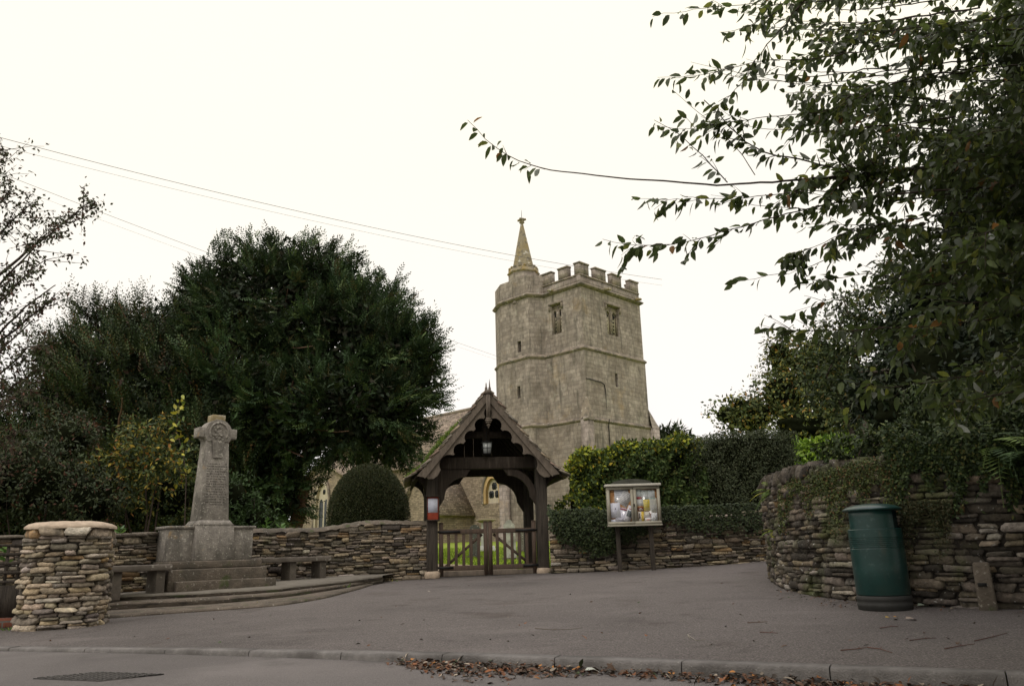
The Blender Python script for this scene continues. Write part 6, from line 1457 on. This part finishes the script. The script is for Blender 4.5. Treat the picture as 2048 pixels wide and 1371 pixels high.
# weeds along the steps and wall feet
m = MB()
W_ = []
for (a, b, n_, s) in ((462, 1170, 60, 18), (632, 1178, 40, 8), (700, 1172, 20, 10), (520, 1210, 30, 10), (792, 1160, 26, 6), (880, 1140, 30, 3), (420, 1172, 30, 20), (1880, 1205, 60, 30), (1100, 1143, 20, 4), (10, 1260, 40, 12), (800, 1155, 20, 30)):
    for k in range(n_): W_.append((a + RG.normal(0, s), b + RG.normal(0, 1.5)))
B = np.array([PH(a, b, gz if b > 1175 or a > 700 or a < 60 else plz) for a, b in W_]); N_ = len(B)
leaves(m, B, unit(rdir(N_) * .8 + np.array([0, 0, .8])), RG.uniform(.025, .07, N_), .016, mixcol(N_, [(.09, .15, .03), (.05, .09, .02), (.25, .22, .04)], [3, 3, .6])); tag(m.build('weeds', M['leaf']), 'small weeds at the foot of walls and steps', 'weeds', kind='stuff')

# leaf litter along the kerb and odd leaves and twigs on the tarmac
LC = ([(.10, .05, .028), (.19, .075, .03), (.065, .04, .025), (.26, .22, .17), (.05, .04, .03), (.05, .07, .03), (.30, .13, .03)], [4, 1.6, 4, 1.2, 3, .3, .7])
m = MB(); N_ = 4200; s = RG.uniform(0, 1, N_); X = -.95 + s * 5.0 + RG.normal(0, .05, N_); off = np.abs(RG.normal(0, .10, N_)) * np.interp(X, [-.9, -.4, .1, .6, 1.5, 2.2, 3.5], [.8, 2.4, 1.5, .7, 1.2, 3.0, 4.0]); dens = np.interp(X, [-.9, -.5, .1, .5, 1.2, 2, 4], [.4, 1, .8, .2, .35, .9, 1]); kk = RG.uniform(0, 1, N_) < dens; X, off = X[kk], off[kk]
Yk = np.array([ksm(x) for x in X]) - .02 - off; Zk = np.array([rz_(a, b) for a, b in zip(X, Yk)]) + RG.uniform(0, .035, len(X)) * np.exp(-off * 5) + .006; N_ = len(X)
leaves(m, np.c_[X, Yk, Zk], unit(rdir(N_) * [1, 1, .25]), RG.uniform(.3, 1, N_) ** 1.6 * .085, RG.uniform(.008, .038, N_), mixcol(N_, *LC), unit(rdir(N_) * .5 + np.array([0, 0, 1])), 'leaf', .3)
tag(m.build('leaf_litter', M['litter']), 'drift of brown fallen leaves lying in the gutter against the kerb', 'leaf litter', kind='stuff')
m = MB(); W_ = [(RG.uniform(1640, 2048), RG.uniform(1200, 1218) ) for _ in range(150)] + [(RG.uniform(1550, 1720), np.interp(0, [0], [0]) + RG.uniform(1180, 1200)) for _ in range(60)] + [(RG.uniform(0, 2048), RG.uniform(1165, 1295)) for _ in range(90)]
W_ += [(RG.uniform(1860, 1945), RG.uniform(1200, 1212)) for _ in range(60)]
B = np.array([PH(a, b, gz) for a, b in W_]) + [0, 0, .012]; N_ = len(B); leaves(m, B, unit(rdir(N_) * [1, 1, .2]), RG.uniform(.02, .06, N_), RG.uniform(.01, .03, N_), mixcol(N_, *LC), unit(rdir(N_) * .5 + np.array([0, 0, 1])), 'leaf', .3)
tag(m.build('scattered_leaves', M['litter']), 'odd fallen leaves scattered over the tarmac and wall foot', 'leaf litter', kind='stuff')
tw_px = [((1380, 1278), (1375, 1271), (1392, 1283), (1410, 1281), 'curled pale twig on the tarmac right of centre, nearest the kerb', (.33, .30, .25)), ((1070, 1258), (1105, 1261), (1140, 1260), (1165, 1257), 'thin curved twig lying alone on the tarmac below the gate', (.12, .10, .08)), ((1682, 1303), (1715, 1300), (1735, 1297), None, 'straight reddish twig on the tarmac below the bin', (.10, .045, .03)), ((1735, 1297), (1760, 1300), (1785, 1308), None, 'short reddish twig pointing right from the straight one below the bin', (.10, .045, .03)), ((1890, 1300), (1920, 1294), (1950, 1290), None, 'dark reddish twig on the tarmac below the stone post', (.09, .04, .03)), ((1950, 1284), (1985, 1276), (2015, 1268), None, 'longest reddish twig slanting towards the right edge of the tarmac', (.09, .04, .03)), ((1820, 1283), (1850, 1279), (1872, 1278), None, 'thin twig on the tarmac between the bin and the kerb', (.09, .05, .04)), ((1495, 1247), (1515, 1246), (1535, 1245), None, 'small twig on the tarmac left of the bin', (.1, .06, .04)), ((1520, 1266), (1540, 1267), (1556, 1268), None, 'small reddish twig nearer the kerb left of the bin', (.1, .05, .04)), ((1760, 1258), (1780, 1255), (1797, 1254), None, 'tiny twig just in front of the bin', (.1, .05, .04))]
for a, b, c, d, lab, col in tw_px:
    pts = np.array([PH(*q, gz) + [0, 0, .012] for q in (a, b, c, d) if q]); c0 = pts.mean(0); m = MB(); m.tube(pts - c0, np.linspace(.0038, .002, len(pts)), 5, col=col)
    k = pts[1] - c0; m.tube([k, k + [.04, .05, .006]], [.003, .002], 4, col=col)
    o = m.build('fallen_twig', M['litter'], smooth=True); o.location = c0; tag(o, lab, 'twig', 'twigs lying on the tarmac')
for px_, py_, lab, col, L_ in ((1777, 1238, 'yellow fallen leaf on the tarmac just below the bin', (.5, .33, .03), .05), (1793, 1237, 'orange fallen leaf beside the yellow one below the bin', (.42, .2, .02), .045), (1826, 1241, 'curled grey-brown fallen leaf right of the orange one', (.26, .21, .17), .12), (858, 1244 - 60, 'pale fallen leaf in the middle of the forecourt below the left post', (.45, .40, .33), .05), (1186, 1345, 'pale upturned leaf in the gutter drift at the kerb', (.42, .44, .38), .11), (1850, 1214, 'large pale green leaf on the ground right of the bin', (.28, .33, .26), .14)):
    p = PH(px_, py_, gz if py_ < 1300 else rz_) + [0, 0, .02]; m = MB(); leaves(m, np.array([[-L_ / 2, 0, 0.]]), np.array([[1, .2, .06]]), np.array([L_]), np.array([L_ * .55]), np.array([col]), np.array([[0, -.25, 1.0]]), 'leaf', .25); o = m.build('fallen_leaf', M['litter']); o.location = p; tag(o, lab, 'leaf', 'fallen leaves one can pick out')

# ---------------------------------------------------------------- overhanging cherry at the upper right
CHB = P(2350, 900, 5.6); CHB[2] = 1.4
chr_ = empty('cherry_tree', CHB); tag(chr_, 'near cherry tree whose insect-holed leafy branches overhang from the upper right', 'tree')
mw = MB(); mlf = MB()
CC = ([(.060, .085, .026), (.085, .115, .032), (.048, .066, .025), (.17, .19, .04), (.26, .28, .24), (.20, .10, .03)], [5, 4.5, 2.5, 1.0, .5, .15])
def twig_leaves(p, tone=1.0, gap=.028, L=(.055, .105), skip=0.0, jit=1.0):
    gap *= 1.08
    seg = np.linalg.norm(np.diff(p, axis=0), axis=1); d = np.r_[0, np.cumsum(seg)]; n = int(d[-1] * (1 - skip) / gap)
    if n < 1: return
    s = d[-1] * skip + (d[-1] * (1 - skip)) * (np.arange(n) + RG.uniform(.1, .9, n)) / n
    b = np.c_[[np.interp(s, d, p[:, k]) for k in range(3)]].T; t = unit(np.c_[[np.interp(s + .02, d, p[:, k]) - np.interp(s - .02, d, p[:, k]) for k in range(3)]].T)
    sg = np.where(np.arange(n) % 2 == 0, 1, -1)[:, None]; side = unit(np.cross(t, rdir(n)))
    ax = unit(t * .55 + side * .75 * jit + np.array([0, 0, -.62]) + rdir(n) * .22)
    pet = .012; leaves(mlf, b + ax * pet, ax, RG.uniform(*L, n) * .96, RG.uniform(.026, .041, n), np.clip(mixcol(n, *CC) * tone, .003, 1), unit(rdir(n) + np.array([0, 0, .5])), 'leaf', .22)
def branch(pp, r0, r1, skip=.0, leaf=True, subs=0, sublen=.25, gap=.028, wob=.012, sub_from=.2):
    raw = np.array([P(*q) for q in pp]); d = np.r_[0, np.cumsum(np.linalg.norm(np.diff(raw, axis=0), axis=1))]; n = max(8, int(d[-1] / .07)); s = np.linspace(0, d[-1], n)
    p = np.c_[[np.interp(s, d, raw[:, k]) for k in range(3)]].T
    for _ in range(2): p[1:-1] = (p[:-2] + 2 * p[1:-1] + p[2:]) / 4
    p[1:-1] += RG.normal(0, wob * .35, (n - 2, 3)); mw.tube(p, np.linspace(r0, r1, n), 6)
    if leaf: twig_leaves(p, 1, gap, skip=skip)
    for k in range(subs):
        f = RG.uniform(sub_from, .97); i = int(f * (n - 2)); t = unit(p[i + 1] - p[i]); dd = unit(t * .9 + rdir(1)[0] * [.6, .8, .7]); l = sublen * RG.uniform(.5, 1.3)
        q = p[i] + np.linspace(0, 1, 7)[:, None] * dd * l + np.array([0, 0, -1]) * (np.linspace(0, 1, 7)[:, None] ** 2) * l * .12
        mw.tube(q, np.linspace(r1 * 1.0 + .0012, .001, 7), 4); twig_leaves(q, 1, gap * .9)
Yc = 4.6
branch([(2250, 290, 5.2), (2048, 315, 5.0), (1850, 338, 4.8), (1700, 352, 4.7), (1600, 360, 4.6), (1500, 366, 4.6), (1430, 373, 4.6), (1350, 362, 4.55), (1250, 358, 4.5), (1180, 348, 4.5), (1100, 341, 4.5), (1080, 335, 4.5)], .013, .0035, leaf=False, wob=.008)
branch([(1090, 338, 4.5), (1050, 325, 4.5), (1012, 315, 4.5), (990, 295, 4.5), (965, 272, 4.5), (945, 252, 4.5), (935, 240, 4.5)], .0035, .0015, gap=.032, subs=3, sublen=.08, wob=.006)
branch([(2250, 290, 5.1), (1900, 330, 4.8), (1700, 352, 4.68), (1560, 362, 4.6)], .010, .006, gap=.02, subs=34, sublen=.34)
branch([(1700, 345, 4.7), (1600, 318, 4.6), (1520, 306, 4.6), (1465, 262, 4.55), (1430, 215, 4.5), (1408, 200, 4.5)], .006, .003, subs=8, sublen=.16, skip=.1)
branch([(1455, 365, 4.6), (1420, 325, 4.55), (1370, 280, 4.5), (1325, 243, 4.5), (1308, 240, 4.5)], .004, .0015, subs=2, sublen=.1, gap=.034)
branch([(1510, 350, 4.6), (1480, 300, 4.6), (1400, 225, 4.5), (1345, 180, 4.5)], .003, .001, subs=3, sublen=.1, gap=.04, skip=.3)
branch([(2150, 60, 4.9), (1900, 60, 4.7), (1750, 100, 4.6), (1620, 118, 4.6), (1540, 120, 4.5), (1440, 140, 4.5), (1380, 155, 4.45), (1315, 155, 4.4)], .007, .001, subs=16, sublen=.2, gap=.032)
branch([(1900, -40, 4.7), (1700, -5, 4.6), (1560, 10, 4.5), (1460, 10, 4.5), (1380, 20, 4.4), (1305, 34, 4.4)], .005, .001, subs=5, sublen=.14, gap=.036)
branch([(1650, -40, 4.5), (1605, 5, 4.5), (1560, 60, 4.5), (1510, 120, 4.5), (1475, 180, 4.45), (1430, 215, 4.4)], .006, .0015, subs=9, sublen=.15, gap=.04)
branch([(1980, 130, 4.9), (1800, 160, 4.7), (1650, 225, 4.6), (1540, 232, 4.5), (1430, 250, 4.5), (1350, 262, 4.4), (1308, 250, 4.4)], .006, .001, subs=18, sublen=.2, gap=.03)
branch([(1560, 20, 4.5), (1480, 60, 4.5), (1440, 65, 4.4)], .003, .001, subs=4, sublen=.1)
branch([(2100, 370, 4.8), (1860, 380, 4.7), (1700, 400, 4.6), (1580, 425, 4.5), (1490, 452, 4.5), (1430, 468, 4.5), (1380, 484, 4.45), (1305, 492, 4.4), (1260, 490, 4.4), (1205, 478, 4.35)], .008, .0012, subs=14, sublen=.15, gap=.026, wob=.008, skip=.35)
branch([(1290, 492, 4.4), (1270, 505, 4.4), (1252, 522, 4.4), (1245, 540, 4.4)], .002, .001, gap=.03)
branch([(1275, 490, 4.4), (1262, 478, 4.4), (1275, 470, 4.4)], .0015, .001, gap=.02)
branch([(1750, 370, 4.7), (1600, 385, 4.6), (1500, 395, 4.5), (1430, 398, 4.5), (1350, 400, 4.5), (1310, 395, 4.45), (1272, 397, 4.4)], .004, .001, gap=.024, subs=10, sublen=.12, skip=.3)
branch([(1950, 420, 4.8), (1800, 440, 4.7), (1680, 470, 4.6), (1620, 500, 4.6), (1560, 520, 4.5)], .006, .001, gap=.024, subs=14, sublen=.2)
branch([(1680, 500, 4.6), (1620, 535, 4.55), (1560, 545, 4.5), (1500, 560, 4.5), (1462, 567, 4.5)], .003, .001, gap=.04, subs=3, sublen=.08, skip=.2)
branch([(1950, 520, 4.8), (1800, 560, 4.7), (1700, 590, 4.6), (1640, 605, 4.55), (1590, 622, 4.5)], .005, .001, gap=.034, subs=5, sublen=.12, skip=.4)
branch([(1980, 640, 4.8), (1800, 655, 4.7), (1650, 665, 4.6), (1570, 660, 4.5), (1518, 648, 4.5)], .005, .001, gap=.03, subs=12, sublen=.17, skip=.1)
branch([(2000, 560, 4.8), (1850, 570, 4.7), (1750, 545, 4.6), (1650, 560, 4.55), (1600, 570, 4.5)], .005, .001, gap=.03, subs=14, sublen=.2)
branch([(2080, 720, 4.9), (1900, 760, 4.8), (1750, 775, 4.7), (1680, 760, 4.6)], .006, .001, gap=.035, subs=14, sublen=.22)
# dense inner branches
for k in range(62):
    y0 = RG.uniform(-60, 820); xe = np.interp(y0, [-60, 100, 300, 420, 560, 820], [1480, 1500, 1530, 1560, 1700, 1820]) + RG.uniform(0, 420); Yd = RG.uniform(4.4, 5.8)
    xs_ = xe + RG.uniform(250, 500); ys_ = y0 + RG.uniform(-90, 60)
    branch([(xs_, ys_, Yd + .4), ((xs_ + xe) / 2, (ys_ + y0) / 2 - 12, Yd + .2), (xe, y0, Yd)], .0065, .001, gap=.030, subs=13, sublen=.24)
for k in range(26):
    y0 = RG.uniform(-60, 700); xe = RG.uniform(1780, 2050); Yd = RG.uniform(3.6, 5.2)
    branch([(xe + 400, y0 - 60, Yd + .3), (xe, y0, Yd)], .006, .001, gap=.028, subs=14, sublen=.26)
SHADE_LOBES = [(np.array([4.8, 1.2, 5.6]), (3.4, 2.4, 1.0)), (np.array([6.2, 4.0, 6.9]), (3.0, 2.0, 1.2)), (np.array([8.6, 6.5, 7.2]), (3.0, 3.2, 2.2)), (np.array([7.2, 3.6, 3.8]), (2.2, 2.6, 2.2)), (np.array([7.6, 6.0, 4.6]), (2.0, 2.4, 2.4)), (np.array([4.4, -1.8, 5.2]), (3.2, 2.4, 1.2)), (np.array([7.5, 0, 4.2]), (2.4, 3, 2.2)), (np.array([2.6, .4, 5.2]), (3.0, 2.0, .9)), (np.array([2.2, -3.2, 5.2]), (3.6, 2.6, 1.1)), (np.array([5.5, -3.5, 4.4]), (3.0, 3.0, 1.8))]  # unseen canopy overhead and behind the camera, added to shade wall and tarmac
C_, O_ = lobe_points(SHADE_LOBES, 5.5, .2, 1.0); leaf_clumps(mlf, C_, O_, 70, .42, .17, .10, CC)
for k in range(16):
    y0 = RG.uniform(-30, 560); xe = RG.uniform(1380, 1600); Yd = RG.uniform(4.5, 5.0)
    branch([(xe + 480, y0 - 20, Yd + .3), (xe + 240, y0 + 12, Yd + .1), (xe + 100, y0 + 5, Yd), (xe, y0 - 18, Yd)], .006, .001, gap=.085, subs=2, sublen=.12, wob=.01)
tr_ = limb(mw, CHB - [0, 0, .3], P(2300, -200, 5.4), .15, .07, .05, 12, 77)
for k in range(9): limb(mw, tr_[3 + k % 8], P(2080, RG.uniform(-50, 700), RG.uniform(4.6, 5.4)), .03, .008, .08, 9, 80 + k)
for mm in (mw, mlf):
    for v in range(len(mm.v)):
        if len(mm.v[v]): mm.v[v] = mm.v[v] - CHB
mw.build('trunk', M['twig'], chr_, smooth=True); mlf.build('crown', M['cherry'], chr_, smooth=True)
